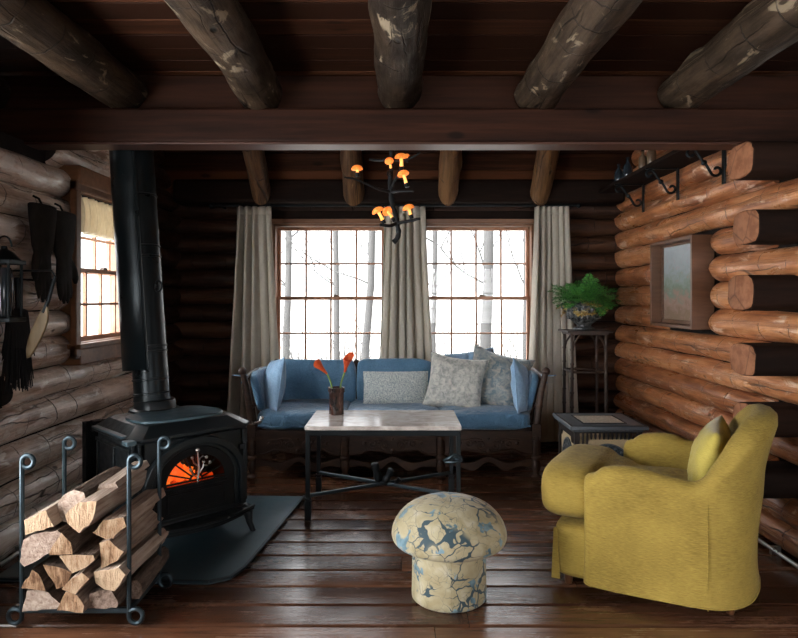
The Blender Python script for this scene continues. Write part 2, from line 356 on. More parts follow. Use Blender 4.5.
def special():
    # cut firewood: bark skin, pale split faces, sawn ends
    n=NT('split_wood'); c=n.coord('Object'); t=n.attr(); c=n.vadd(c,n.comb(n.math('MULTIPLY',t,20.0),0.0,n.math('MULTIPLY',t,9.0)))
    s=n.noise(n.map(c,(45,2.2,45)),1.5,5,.65,.4); b=n.noise(c,6,3); f=n.math('ADD',n.math('MULTIPLY',s,.7),n.math('MULTIPLY',b,.3)); f=n.math('ADD',f,n.math('MULTIPLY',n.math('SUBTRACT',t,.5),.22))
    n.bump(s,.7,.012); M['split']=n.fin(n.ramp(f,[(.3,(.11,.07,.05)),(.5,(.32,.23,.18)),(.7,(.52,.42,.34))]),.85,0,.2)
    n=NT('sawn_end'); c=n.coord('Object'); t=n.attr(); c=n.vadd(c,n.comb(n.math('MULTIPLY',t,20.0),n.math('MULTIPLY',t,7.0),n.math('MULTIPLY',t,9.0)))
    s=n.noise(c,14,5,.65); g=n.noise(c,70,3,.6); sp=n.noise(n.map(c,(70,10,14),rot=(.5,0,0)),1.2,5,.7,.6); f=n.math('ADD',n.math('MULTIPLY',s,.4),n.math('MULTIPLY',sp,.6)); f=n.math('ADD',f,n.math('MULTIPLY',n.math('SUBTRACT',t,.5),.22))
    n.bump(n.math('ADD',sp,n.math('MULTIPLY',g,.4)),.9,.012); M['sawn']=n.fin(n.ramp(f,[(.36,(.12,.06,.03)),(.47,(.33,.195,.11)),(.62,(.52,.37,.24))]),.8,0,.2)
    n=NT('bark'); c=n.coord('Object'); s=n.noise(n.map(c,(38,5,38)),1.6,6,.72,.5)
    n.bump(s,1.0,.02); M['bark']=n.fin(n.ramp(s,[(.3,(.05,.034,.026)),(.55,(.16,.115,.09)),(.72,(.28,.215,.17))]),.9,0,.15)
    # plank floor: dark, worn, glossy
    n=NT('floor_planks'); t=n.attr(); c0=n.coord('Object'); c=n.vadd(c0,n.comb(n.math('MULTIPLY',t,41.0),n.math('MULTIPLY',t,13.0),0.0))
    s=n.noise(n.map(c,(1.4,34,1)),2.0,6,.65,.5); b=n.noise(n.map(c,(1.0,3,1)),1.6,4); w=n.noise(n.map(c0,(1,1.6,1)),2.6,5,.62); sp=n.noise(n.map(c0,(1,1.4,1)),38,3,.7)
    f=n.math('ADD',n.math('MULTIPLY',s,.5),n.math('MULTIPLY',b,.5)); f=n.math('ADD',f,n.math('MULTIPLY',n.math('SUBTRACT',t,.5),.3))
    col=n.ramp(f,[(.3,(.032,.013,.007)),(.5,(.082,.034,.018)),(.72,(.17,.074,.038))])
    wm=n.math('MULTIPLY',n.step(w,.55,.72),n.step(sp,.42,.62)); col=n.mix(n.math('MULTIPLY',wm,.7),col,(.27,.13,.065))
    scr=n.noise(n.map(c0,(3,60,1),rot=(0,0,.35)),1.4,4,.7); sm=n.step(scr,.66,.74); col=n.mix(n.math('MULTIPLY',sm,.35),col,(.25,.16,.11))
    n.bump(n.math('ADD',n.math('MULTIPLY',s,.6),n.math('MULTIPLY',sp,.25)),.22,.006)
    M['floor']=n.fin(col,n.step(n.math('ADD',n.math('MULTIPLY',w,.6),n.math('MULTIPLY',s,.4)),.36,.66,.13,.33),0,.5)
    # marbled mushroom pouf
    n=NT('marbled'); c=n.coord('Object'); wv=n.noisec(n.map(c,(1,1,1)),7,3); x=n.n('ShaderNodeVectorMath'); x.operation='SCALE'; n.l(wv,x.inputs[0]); x.inputs['Scale'].default_value=.15
    c2=n.vadd(c,x.outputs[0]); ve=n.vor(c2,15,'DISTANCE_TO_EDGE'); wd=n.noise(c,6,2); lim=n.math('MULTIPLY',n.step(wd,.42,.75),.10)
    vein=n.math('MULTIPLY',n.math('SUBTRACT',1.0,n.step(n.math('SUBTRACT',ve,lim),-.005,.02)),n.step(n.noise(c,5,2),.36,.5)); ve2=n.vor(c2,27,'DISTANCE_TO_EDGE'); v2=n.math('MULTIPLY',n.math('SUBTRACT',1.0,n.step(ve2,.0,.035)),n.step(n.noise(c,11,2),.45,.6))
    pat=n.step(n.noise(c2,9.5,3),.575,.605)
    base=n.ramp(n.noise(c2,13,4),[(.3,(.31,.25,.13)),(.55,(.43,.37,.235)),(.75,(.53,.48,.37))])
    blue=n.ramp(n.noise(c,20,3),[(.35,(.06,.12,.15)),(.65,(.22,.34,.40))])
    col=n.mix(n.math('MAXIMUM',vein,n.math('MULTIPLY',v2,.8)),base,(.035,.065,.08)); col=n.mix(pat,col,blue)
    M['marbled']=n.fin(col,.65,0,.35,sheen=.15)
    # marble/stone table top
    n=NT('stone_top'); c=n.coord('Object'); a=n.noise(n.map(c,(2,3,2)),3,6,.65,1.2); M['stone']=n.fin(n.ramp(a,[(.3,(.36,.30,.27)),(.5,(.55,.49,.45)),(.7,(.72,.68,.64))]),.16,0,.5)
    # silver velvet cushions
    n=NT('silver_velvet'); c=n.coord('Object'); g=n.noise(c,30,4,.7,.6); n.bump(g,.5,.006); M['silver']=n.fin(n.ramp(g,[(.35,(.22,.235,.225)),(.55,(.44,.435,.395)),(.72,(.58,.54,.47))]),.55,0,.4,sheen=.5)
    n=NT('grey_velvet'); c=n.coord('Object'); g=n.noise(c,22,5,.7,1.0); n.bump(g,.5,.006); M['greyv']=n.fin(n.ramp(g,[(.35,(.07,.12,.15)),(.52,(.22,.235,.23)),(.72,(.42,.37,.30))]),.5,0,.4,sheen=.5)
    n=NT('lumbar_weave'); c=n.coord('Object'); g=n.noise(c,120,3,.7); n.bump(g,.5,.004); M['lumbar']=n.fin(n.ramp(g,[(.4,(.24,.30,.32)),(.6,(.62,.64,.60))]),.85,0,.3,sheen=.3)
    # vase glaze
    n=NT('glaze'); c=n.coord('Object'); g=n.noise(n.map(c,(1,1,.6)),9,5,.6,1.0); M['glaze']=n.fin(n.ramp(g,[(.4,(.012,.010,.010)),(.52,(.06,.025,.018)),(.66,(.30,.17,.14))]),.25,0,.5)
    n=NT('lily_red'); c=n.coord('Object'); g=n.noise(c,40,3); M['lily']=n.fin(n.mix(g,(.45,.03,.01),(.75,.14,.03)),.5,0,.3)
    n=NT('stem_green'); c=n.coord('Object'); g=n.noise(c,30,3); M['green']=n.fin(n.mix(g,(.07,.16,.03),(.2,.3,.07)),.5,0,.3)
    n=NT('fern_green'); t=n.attr(); M['fern']=n.fin(n.ramp(t,[(.0,(.012,.07,.018)),(.5,(.035,.17,.035)),(1.0,(.11,.32,.05))]),.55,0,.3)
    n=NT('dry_fronds'); t=n.attr(); M['dry']=n.fin(n.ramp(t,[(.0,(.25,.12,.03)),(.6,(.48,.33,.1)),(1.0,(.62,.55,.3))]),.7,0,.2)
    n=NT('silver_bowl'); c=n.coord('Object'); g=n.noise(c,30,4,.7); v=n.vor(c,38); n.bump(n.math('ADD',g,v),.8,.012); M['bowl']=n.fin(n.ramp(g,[(.4,(.015,.018,.02)),(.7,(.24,.25,.25))]),.35,.7,.5)
    # landscape picture: soft greens, pinks and grey sky
    n=NT('landscape'); c=n.coord('UV'); y=n.sep(c)[1]; g=n.noise(n.map(c,(3,4,1)),2.2,6,.65,.5); h=n.math('ADD',y,n.math('MULTIPLY',n.math('SUBTRACT',g,.5),.7))
    col=n.ramp(h,[(.1,(.22,.15,.10)),(.28,(.30,.20,.16)),(.42,(.17,.21,.16)),(.55,(.24,.28,.25)),(.72,(.30,.34,.35)),(.95,(.36,.39,.41))])
    f2=n.noise(n.map(c,(9,9,1)),2,4); col=n.mix(n.math('MULTIPLY',n.step(f2,.58,.68),.4),col,(.4,.22,.2)); M['landscape']=n.fin(col,.25,0,.5)
    n=NT('inlay'); c=n.coord('Object'); v=n.vor(c,60,'F1'); M['inlay']=n.fin(n.mix(n.step(v,.25,.5),(.62,.55,.44),(.42,.36,.28)),.4,0,.4)
    n=NT('arch_dark'); c=n.coord('Object'); v=n.vor(c,45,'DISTANCE_TO_EDGE'); M['archd']=n.fin(n.mix(n.step(v,.0,.08),(.06,.09,.11),(.012,.018,.024)),.4,0,.5)
    n=NT('table_slate'); c=n.coord('Object'); g=n.noise(c,12,4); M['slate']=n.fin(n.mix(g,(.035,.045,.055),(.12,.135,.15)),.35,0,.5)
    n=NT('tan_panel'); c=n.coord('Object'); g=n.noise(c,15,4); M['tanp']=n.fin(n.mix(g,(.40,.30,.17),(.56,.44,.27)),.5,0,.4)
special()
# ------------------------------------------------------------------ the room
XL,XR,YB=-1.95,1.93,5.72          # inner faces of the left, right and window walls
CEIL_F,CEIL_B=2.55,2.41
YF=-2.3                           # wall behind the camera
# floor: bevelled planks running across the room
mb=MB(); y=YF-.1; k=0; rnd=random.Random(3)
pw=.1745; y=2.539-pw*28
while y<YB+.3:
    x=-2.3; 
    while x<4.0:
        L=rnd.uniform(2.2,3.6); x1=min(x+L,4.05); t=rnd.random()
        if x1>x+.1:
            g=.006; z0=rnd.uniform(-.001,.0)
            xs=[x+.0015+(x1-x-.003)*i/10 for i in range(11)]
            prof=[(g,-.03),(g,-.007),(g+.006,-.0008),(pw*.3,.0),(pw*.7,.0),(pw-g-.006,-.0008),(pw-g,-.007),(pw-g,-.03)]
            rows=[[mb.vert((xx,y+a,z0+b+.0004*mn.noise(Vector((xx*3,y*9,1)))),t,(xx,y+a)) for (a,b) in prof] for xx in xs]
            for i in range(10):
                for j in range(7): mb.face((rows[i][j],rows[i+1][j],rows[i+1][j+1],rows[i][j+1]))
            mb.face(rows[0]); mb.face(rows[-1])
        x=x1
    y+=pw
mb.box((.9,1.7,-.06),(6.6,8.4,.06),m=1)
struct(mb.build('floor',[M['floor'],M['chink']],sharp=18),'dark glossy worn plank floor')

# ceilings
def planks(name,z,x0,x1,y0,y1,w,seed):
    mb=MB(); rnd=random.Random(seed); y=y0
    while y<y1-.02:
        t=rnd.random(); yy=min(y+w,y1)
        mb.box(((x0+x1)/2,(y+yy)/2,z+.012+rnd.uniform(0,.003)),(x1-x0,yy-y-.006,.024),t=t); y=yy
    mb.box(((x0+x1)/2,(y0+y1)/2,z+.07),(x1-x0,y1-y0,.09),m=1)
    return struct(mb.build(name,[M['ceil'],M['chink']],bevel=.004))
planks('ceiling',CEIL_F,-3.0,4.2,YF-.1,3.66,.165,5)['label']='stained plank ceiling over the near half of the room'
mb=MB(); rnd=random.Random(8)
def roof_z(y): return 2.435+(5.35-y)
y=5.66; RM=Matrix.Rotation(-PI/4,3,'X')
while y>3.60:
    yc=y-.06; mb.box((0,yc,roof_z(yc)+.018+rnd.uniform(0,.003)),(4.4,.1640,.022),RM,t=rnd.random()); y-=.12
mb.box((0,4.62,roof_z(4.62)+.075),(4.4,3.0,.07),RM,m=1)
struct(mb.build('ceiling',[M['ceil'],M['chink']],bevel=.004),'sloping plank ceiling over the sofa end')
mb=MB()
for x in (-2.08,2.06): mb.box((x,4.7,3.35),(.1,2.2,1.95))
mb.box((0,3.68,3.4),(4.3,.08,1.75)); struct(mb.build('wall_gable',M['ceil']),'dark boarding above the log walls at the sofa end')

# log walls -------------------------------------------------------
LB=[-.04,.15,.341,.543,.735,.90,1.074,1.23,1.40,1.57,1.735,1.90,2.07,2.24,2.41,2.58]
RB=[0,.152,.304,.456,.608,.76,.912,1.064,1.23,1.40,1.565,1.73,1.90,2.065,2.23,2.40,2.57]
def spans(a,b,holes):
    out=[(a,b)]
    for h0,h1 in holes:
        n=[]
        for s,e in out:
            if h1<=s or h0>=e: n.append((s,e))
            else:
                if h0-s>.04: n.append((s,h0))
                if e-h1>.04: n.append((h1,e))
        out=n
    return out
def core(mb,axis,c,th,a,b,z0,z1,holes):
    """dark wall core behind the round logs, left open at the windows"""
    cuts=sorted(set([z0,z1]+[v for h in holes for v in h[2:]]))
    for q in range(len(cuts)-1):
        zz0,zz1=cuts[q],cuts[q+1]; zm=(zz0+zz1)/2
        for s,e in spans(a,b,[(h[0],h[1]) for h in holes if h[2]<zm<h[3]]):
            if axis=='y': mb.box((c,(s+e)/2,(zz0+zz1)/2),(th,e-s,zz1-zz0),m=2)
            else: mb.box(((s+e)/2,c,(zz0+zz1)/2),(e-s,th,zz1-zz0),m=2)
# openings: (from, to, z0, z1)
WL=(3.83,4.78,1.00,1.95)          # window in the left wall, next to the stove pipe
WLH=(3.83,4.80,.98,2.08)
WL2=(.35,2.55,.35,2.15)           # near window in the left wall, beside the camera
WB1=(-1.13,-.10,.62,1.97); WB2=(.19,1.21,.62,1.97)
WF=(.3,2.6,.7,2.0)
WS=(.3,2.7,.45,2.0)
def wall_y(name,xin,sgn,bounds,y0,y1,holes,mats,seed,extra=None,label=None,seg=20,step=.06,ztop=None):
    mb=MB(); rnd=random.Random(seed)
    for i in range(len(bounds)-1):
        z0,z1=bounds[i],bounds[i+1]; zc=(z0+z1)/2; rv=(z1-z0)/2*1.02; rh=.105
        hs=[(h[0],h[1]) for h in holes if h[2]<zc<h[3]]
        if extra: hs=hs+extra(i,zc)
        for q,(s,e) in enumerate(spans(y0,y1,hs)):
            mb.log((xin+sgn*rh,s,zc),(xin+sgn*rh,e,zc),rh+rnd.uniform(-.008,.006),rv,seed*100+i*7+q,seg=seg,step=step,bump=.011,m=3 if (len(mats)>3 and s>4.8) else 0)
    core(mb,'y',xin+sgn*.125,.09,y0,y1,0,ztop if ztop else bounds[-1],holes)
    if ztop: core(mb,'y',xin+sgn*.125,.09,3.66,y1,ztop,bounds[-1],[])
    return struct(mb.build(name,mats,sharp=50),label)
def wall_x(name,yin,sgn,bounds,x0,x1,holes,mats,seed,label=None,seg=18,step=.08):
    mb=MB(); rnd=random.Random(seed)
    for i in range(len(bounds)-1):
        z0,z1=bounds[i],bounds[i+1]; zc=(z0+z1)/2; rv=(z1-z0)/2*1.02; rh=.1
        for q,(s,e) in enumerate(spans(x0,x1,[(h[0],h[1]) for h in holes if h[2]<zc<h[3]])):
            mb.log((s,yin+sgn*rh,zc),(e,yin+sgn*rh,zc),rh+rnd.uniform(-.006,.006),rv,seed*100+i*7+q,seg=seg,step=step)
    core(mb,'x',yin+sgn*.12,.08,x0,x1,0,bounds[-1],holes)
    return struct(mb.build(name,mats,sharp=50),label)
# one log of the left wall is cut short near the frame edge, its black end showing
def left_extra(i,zc):
    if i>=12: return [(-9,3.67),(4.9,4.904)]
    return [(2.75,3.27),(4.9,4.904)] if i==4 else [(4.9,4.904)]
wall_y('wall_left',XL,-1,LB,YF,YB+.1,[WLH,WL2],[M['log_left'],M['end_dark'],M['chink'],M['log_back']],11,left_extra,'weathered round log wall with pale sheen in its colour behind the wood stove',ztop=2.06)
# right wall: every second log stops at the crossing timbers, the others run through
PERP=[2,4,6,8,10,12]
PY0,PY1=3.13,3.37
def right_extra(i,zc):
    if i>=13: return [(2.0,3.67)]
    r=[(2.0,PY1+.012)] if i in PERP else [(2.0,2.95)]
    if RB[7]-.02<zc<1.72: r.append((4.0,4.74)) if 1.09<zc<1.72 else None
    return r
wall_y('wall_right',XR,1,RB,2.4,YB+.1,[],[M['log_right'],M['end_orange'],M['chink']],23,right_extra,'orange varnished round log wall behind the armchair',ztop=2.06)
BB=[.155*i for i in range(16)]
BB[-1]=2.30
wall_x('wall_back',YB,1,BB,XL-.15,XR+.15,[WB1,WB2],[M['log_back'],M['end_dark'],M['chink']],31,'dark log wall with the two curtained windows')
# crossing timbers: hewn logs running away to the side, sawn ends showing in the room
mb=MB(); rnd=random.Random(4)
for i in PERP:
    zc=(RB[i]+RB[i+1])/2+ (.012 if i>=8 else 0); h=(RB[i+1]-RB[i])*1.06; y0=PY0; y1=PY1; x0=1.74+rnd.uniform(-.02,.02); x1=3.75
    # cross section: flattened rounded shape
    sec=[]
    for k in range(28):
        a=2*PI*k/28; ca,sa=math.cos(a),math.sin(a); p=3.4
        sec.append(((y0+y1)/2+math.copysign(abs(ca)**(2/p),ca)*(y1-y0)/2+rnd.uniform(-.003,.003),zc+math.copysign(abs(sa)**(2/p),sa)*h/2+rnd.uniform(-.003,.003)))
    t=rnd.random(); rings=[]
    for q,(xx,sc) in enumerate(((x0,.93),(x0+.006,.985),(x0+.02,1.0),(x0+.5,1.0),(x1,1.0))):
        rings.append([mb.vert((xx+rnd.uniform(-.002,.002),(y0+y1)/2+(a-(y0+y1)/2)*sc,zc+(b-zc)*sc),t,(xx,k*.03)) for k,(a,b) in enumerate(sec)])
    for q in range(4):
        for k in range(28): mb.face((rings[q][k],rings[q][(k+1)%28],rings[q+1][(k+1)%28],rings[q+1][k]),0 if q>0 else 1)
    mb.face(rings[0],1); mb.face(rings[-1],1)
mb.box((2.95,3.26,1.03),(1.7,.14,2.06),m=2); mb.box((2.8,3.26,2.05),(1.7,.2,.03),m=2)
struct(mb.build('wall_partition',[M['timber_dark'],M['end_orange'],M['chink']],sharp=45),'dark hewn timbers with sawn ends crossing the log wall')
# the rest of the near room, behind and beside the camera
wall_x('wall_front',YF,-1,LB[:-3],-2.1,3.8,[WF],[M['log_left'],M['end_grey'],M['chink']],41,'log wall behind the viewer',seg=12,step=.3)
wall_y('wall_side',3.6,1,LB[:-3],YF,3.3,[WS],[M['log_right'],M['end_orange'],M['chink']],43,None,'far side log wall of the near room',seg=12,step=.3)

# upper walls of the near room, set back above the log walls
mb=MB()
for x in (-2.9,4.1): mb.box((x,.6,2.34),(.1,6.0,.62))
mb.box((-2.5,.55,2.05),(.8,5.8,.03)); mb.box((3.9,.55,2.05),(.5,5.8,.03)); mb.box((.6,-2.42,2.34),(7.1,.1,.62))
struct(mb.build('wall_upper',M['ceil']),'dark boarding above the near log walls')
# header, plate and ceiling logs
mb=MB()
mb.box((.6,3.545,2.236),(7.2,.17,.188),t=.3)
o=mb.build('ceiling_beam',M['header'],bevel=.014); struct(o,'long squared header beam crossing the room')
mb=MB(); mb.box((.6,3.54,2.140),(7.2,.145,.014),t=.5)  # strip of lighter wood drawn for the light on the beam's lower edge
struct(mb.build('trim_lit_edge',M['header_lit_edge'],bevel=.004),'strip coloured as the lit lower edge of the header beam')
mb=MB(); mb.box((.6,3.63,2.44),(7.2,.10,.215),t=.6)
struct(mb.build('ceiling_beam',M['header'],bevel=.008),'flat fascia board between the ceiling logs')
BL=['round log ceiling beam at the far wall side past the stove','round log ceiling beam over the firewood rack side','round log ceiling beam between the stove pipe and the middle beam','round log ceiling beam in the middle, above the chandelier','round log ceiling beam between the middle beam and the crossing timbers','round log ceiling beam above the armchair and crossing timbers','round log ceiling beam at the far side beyond the crossing timbers']
for i,x in enumerate((-2.28,-1.53,-.76,0.0,.77,1.56,2.34)):
    mb=MB(); mb.log((x,-2.2,2.44),(x,3.57,2.44),.118+.006*math.sin(i*3),.112,700+i,seg=24,step=.07,bump=.016,bend=.02)
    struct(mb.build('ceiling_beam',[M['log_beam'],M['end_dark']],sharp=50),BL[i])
RL=['honey coloured log rafter sloping up above the curtain nearest the stove','honey coloured log rafter sloping up behind the chandelier, stove side','honey coloured log rafter sloping up beside the chandelier, fern side','honey coloured log rafter sloping up above the curtain by the fern']
for i,x in enumerate((-1.17,-.385,.415,1.2)):
    mb=MB(); mb.log((x,5.44,2.20),(x,3.74,3.90),.085,.125,760+i,seg=20,step=.06,bump=.012)
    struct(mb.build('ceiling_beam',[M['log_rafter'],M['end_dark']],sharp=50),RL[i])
mb=MB(); mb.box((0,5.585,2.215),(3.86,.28,.20))
struct(mb.build('ceiling_beam',M['timber_dark'],bevel=.03,seg=3),'black wall plate timber over the windows')

# ------------------------------------------------------------------ windows
def sash(mb,P,u0,u1,v0,v1,w,nx,ny,rail,mw=.016,depth=.035,mg=None):
    """P(u,v,d) -> 3D.  frame + muntins of one sash"""
    def bar(a,b,c,d,dep=depth):
        mb.prism([(a,c),(b,c),(b,d),(a,d)],w-dep/2,w+dep/2,P)
    bar(u0,u0+rail,v0,v1); bar(u1-rail,u1,v0,v1); bar(u0+rail,u1-rail,v0,v0+rail); bar(u0+rail,u1-rail,v1-rail,v1)
    for i in range(1,nx):
        u=u0+rail+(u1-u0-2*rail)*i/nx; bar(u-mw/2,u+mw/2,v0+rail,v1-rail,depth*.7)
    for j in range(1,ny):
        v=v0+rail+(v1-v0-2*rail)*j/ny; bar(u0+rail,u1-rail,v-mw/2,v+mw/2,depth*.66)
def window(name,P,hole,casing,ny,nx,label,meet,cas_w=.05,wall_t=.2,rail=.028):
    u0,u1,v0,v1=hole
    mb=MB()
    def bar(a,b,c,d,w0,w1): mb.prism([(a,c),(b,c),(b,d),(a,d)],w0,w1,P)
    # w: 0 at the wall's inner face, negative into the room
    f=.03
    bar(u0,u0+f,v0,v1,-.02,wall_t); bar(u1-f,u1,v0,v1,-.02,wall_t); bar(u0,u1,v1-f,v1,-.02,wall_t); bar(u0,u1,v0,v0+f,-.02,wall_t)
    root=mb.build(name,M['trim_wood'],bevel=.003); struct(root,label)
    mb=MB(); c=cas_w
    def bar(a,b,c_,d,w0,w1): mb.prism([(a,c_),(b,c_),(b,d),(a,d)],w0,w1,P)
    bar(u0-c,u0+.01,v0-c,v1+c,-.045,-.005); bar(u1-.01,u1+c,v0-c,v1+c,-.045,-.005); bar(u0-c,u1+c,v1-.01,v1+c,-.05,-.005)
    bar(u0-c,u1+c,v0-c*1.3,v0+.005,-.04,-.005); 
    mb.build('casing',M['trim_wood'],root,bevel=.006)
    mb=MB(); mb.prism([(u0-c,v0-.005),(u1+c,v0-.005),(u1+c,v0+.025),(u0-c,v0+.025)],-.07,.03,P)
    mb.build('window_sill',M['trim_wood'],root,bevel=.006)
    mb=MB(); sash(mb,P,u0+f,u1-f,meet-.018,v1-f,.10,nx,ny,rail); up=mb.build('upper_sash',M['sash_wood'],root,bevel=.002)
    mb=MB(); sash(mb,P,u0+f,u1-f,v0+f,meet+.014,.06,nx,ny,rail); lo=mb.build('lower_sash',M['sash_wood'],root,bevel=.002)
    mb=MB(); mb.prism([(u0+f,meet),(u1-f,meet),(u1-f,v1-f),(u0+f,v1-f)],.098,.102,P); mb.build('glass_pane',M['glass'],up)
    mb=MB(); mb.prism([(u0+f,v0+f),(u1-f,v0+f),(u1-f,meet),(u0+f,meet)],.058,.062,P); mb.build('glass_pane',M['glass'],lo)
    mb=MB(); um=(u0+u1)/2+.05; mb.prism([(um-.025,meet+.014),(um+.03,meet+.014),(um+.02,meet+.026),(um-.01,meet+.034),(um-.025,meet+.026)],.045,.075,P)
    mb.build('sash_lock',M['brown_glass'],lo,bevel=.002)
    return root
PB=lambda u,v,w:(u,YB+w,v)
PL=lambda u,v,w:(XL-w,u,v)
window('window_1',PB,WB1,.05,2,4,'twelve inch paned window nearest the stove, tree trunks outside',1.30)['label']='sixteen-pane window between the wide curtain and the middle curtain'
window('window_2',PB,WB2,.05,2,4,'sixteen-pane window between the middle curtain and the curtain by the fern',1.30)
window('window_3',PL,WL,.05,2,4,'small-paned window in the log wall under the cream valance',1.475)
window('window_4',PL,WL2,.05,2,5,'wide window in the log wall beside the viewer',1.3)
window('window_5',lambda u,v,w:(u,YF-w,v),WF,.05,2,5,'window behind the viewer',1.4)
window('window_6',lambda u,v,w:(3.6+w,u,v),WS,.05,2,5,'window in the far side wall of the near room',1.25)
# board lintels: above window_1/2 and above window_3
mb=MB(); mb.box((.04,YB-.03,2.035),(2.62,.06,.07)); struct(mb.build('trim_2',M['timber_dark'],bevel=.006),'lintel board above the pair of windows')
mb=MB(); mb.box((XL-.03,4.315,2.035),(.17,1.03,.115),t=.9); struct(mb.build('trim_3',M['trim_wood'],bevel=.01),'orange lintel board above the valance')
mb=MB(); mb.box((XL-.02,4.315,.945),(.13,.97,.10),t=.2); struct(mb.build('trim_4',M['trim_wood'],bevel=.008),'board under the sill of the stove-side window')
# heating pipes along the foot of both log walls
for nm,x,l in (('heating_pipe',XL+.05,'thin metal pipe along the floor behind the firewood rack'),('heating_pipe',XR-.04,'thin metal pipe along the floor behind the armchair')):
    mb=MB(); mb.tube([(x,2.2,.028),(x,YB-.1,.028)],.011,10); 
    for yy in (2.6,3.25,4.4,5.3): mb.box((x+(.02 if x>0 else -.02),yy,.02),(.05,.02,.04))
    tag(mb.build(nm,M['steel']),l,'pipe')

# ------------------------------------------------------------------ outdoors
mb=MB()
def gfn(u,v):
    x=-30+60*u; y=6.4+50*v
    return (x,y,-.6+.05*(y-6.4)+mn.noise(Vector((x*.3,y*.3,0)))*.25)
mb.grid(gfn,40,40); struct(mb.build('ground',M['snow']),'pale winter ground outside the windows')
def tree(x,y,r,h,lean,seed,label,fork=None):
    rnd=random.Random(seed); mb=MB()
    base=Vector((x,y,-.5)); 
    pts=[base+Vector((lean*i/8*h+mn.noise(Vector((seed,i*.6,0)))*.12,mn.noise(Vector((seed,i*.6,9)))*.1,h*i/8)) for i in range(9)]
    mb.tube(pts,[r*(1-.07*i) for i in range(9)],10)
    t=mb.build('tree',M['bark_out']); tag(t,label,'tree','bare trees outside the windows')
    bm_=MB()
    def br(p,d,r,L,dep):
        q=[p]; dd=Vector(d)
        for k in range(5):
            dd=(dd+Vector((rnd.uniform(-.25,.25),rnd.uniform(-.2,.2),rnd.uniform(-.1,.25)))).normalized(); q.append(q[-1]+dd*L/5)
        bm_.tube(q,[r*(1-.15*k) for k in range(6)],6)
        if dep>0:
            for k in (2,3,4,5):
                br(q[k],(dd+Vector((rnd.uniform(-1,1),rnd.uniform(-.5,.5),rnd.uniform(-.2,.7)))).normalized(),r*.5,L*.6,dep-1)
    for k in range(2,9):
        for s in (1,2):
            a=rnd.uniform(0,2*PI); br(pts[k],(math.cos(a),math.sin(a)*.6,rnd.uniform(.2,.9)),r*.26,h*.14,2)
    bm_.build('branches',M['bark_out'],t)
tree(1.42,10.5,.10,8,.02,3,'pale forked tree trunk outside the window by the fern')
tree(-.50,9.5,.065,8,.03,8,'thin bare tree outside the window, beside the middle curtain')
tree(-1.05,11,.06,8,-.01,12,'pale bare tree seen through the middle of the stove-side window')
tree(-2.3,13,.08,8,.01,17,'distant bare tree behind the upper panes next to the wide curtain')
tree(.75,14,.07,8,.01,21,'distant bare tree seen next to the middle curtain in the fern-side window')
tree(2.6,13,.08,8,.0,25,'slim bare tree seen next to the curtain by the fern')
tree(-7.5,10,.13,8,.0,33,'bare tree beyond the window under the cream valance')
# brushy undergrowth: nobody could count the twigs
mb=MB(); rnd=random.Random(77)
for i in range(420):
    x=rnd.uniform(-5,5); y=rnd.uniform(8.5,15); z=-.5; h=rnd.uniform(.6,1.9); a=rnd.uniform(-.5,.5)
    p=[(x,y,z),(x+a*.3*h,y,z+h*.5),(x+a*h+rnd.uniform(-.1,.1),y,z+h)]
    mb.tube(p,[.008,.006,.003],4,False)
tag(mb.build('undergrowth',M['bark_out']),'pale tangle of winter twigs outside the windows','undergrowth',kind='stuff')

# ------------------------------------------------------------------ curtains
def curtain(name,xt0,xt1,xb0,xb1,ztop,zbot,Y,folds,label,seed,bulge=0,amp=.045,swirl=None):
    mb=MB(); rnd=random.Random(seed); ph=rnd.random()*6
    def fn(u,v):
        z=ztop+(zbot-ztop)*v
        e=v**1.2 if swirl is None else swirl(v)
        uu=u+.012*math.sin(u*17+v*2+ph)
        x=(xt0+(xb0-xt0)*e)+((xt1-xt0)+((xb1-xb0)-(xt1-xt0))*e)*uu
        A=amp*(.75+.5*math.sin(u*5+ph))*(.6+.5*min(1,v*4))
        fo=math.sin(u*folds*2*PI+.5*math.sin(v*2.2+ph+u*3))
        y=Y+A*fo+.35*A*math.sin(u*folds*4*PI+ph*2+v)*(.4+.6*v)
        x+=.012*math.cos(u*folds*2*PI)*(.3+v)
        return (x,y,z)
    mb.grid(fn,150,40)
    top=[fn(i/149,0) for i in range(150)]
    c=mb.build(name,M['curtain'],sharp=80); s=c.modifiers.new('s','SOLIDIFY'); s.thickness=.004
    tag(c,label,'curtain','long pale curtains at the windows')
    hm=MB(); hm.grid(lambda u,v:tuple(Vector(fn(u,.0+v*.035))+Vector((0,-.006,.004))),150,3); hb=hm.build('heading_tape',M['curtain'],c); hb.modifiers.new('s','SOLIDIFY').thickness=.003
    return c
CY=5.545
curtain('curtain',wx(236,CY),wx(271,CY),wx(222,CY),wx(282,CY),2.088,.06,CY,5,'wide pale linen curtain hanging beside the wood stove',1)
curtain('curtain',wx(384,CY),wx(425,CY),wx(374,CY),wx(436,CY),2.088,.06,CY,6,'pale linen curtain gathered between the two windows',2)
curtain('curtain',wx(534,CY),wx(568,CY),wx(526,CY),wx(577,CY),2.088,.06,CY,6,'pale linen curtain hanging next to the fern',3)
mb=MB(); mb.tube([(-1.62,CY-.0,2.10),(1.55,CY,2.10)],.011,10); mb.ball((-1.63,CY,2.10),.022); mb.ball((1.56,CY,2.10),.022)
for xx in (-1.55,.0,1.5): mb.box((xx,CY+.09,2.10),(.015,.18,.015))
tag(mb.build('curtain_rod',M['black_iron']),'thin dark rod above the two windows carrying the curtains','curtain rod')
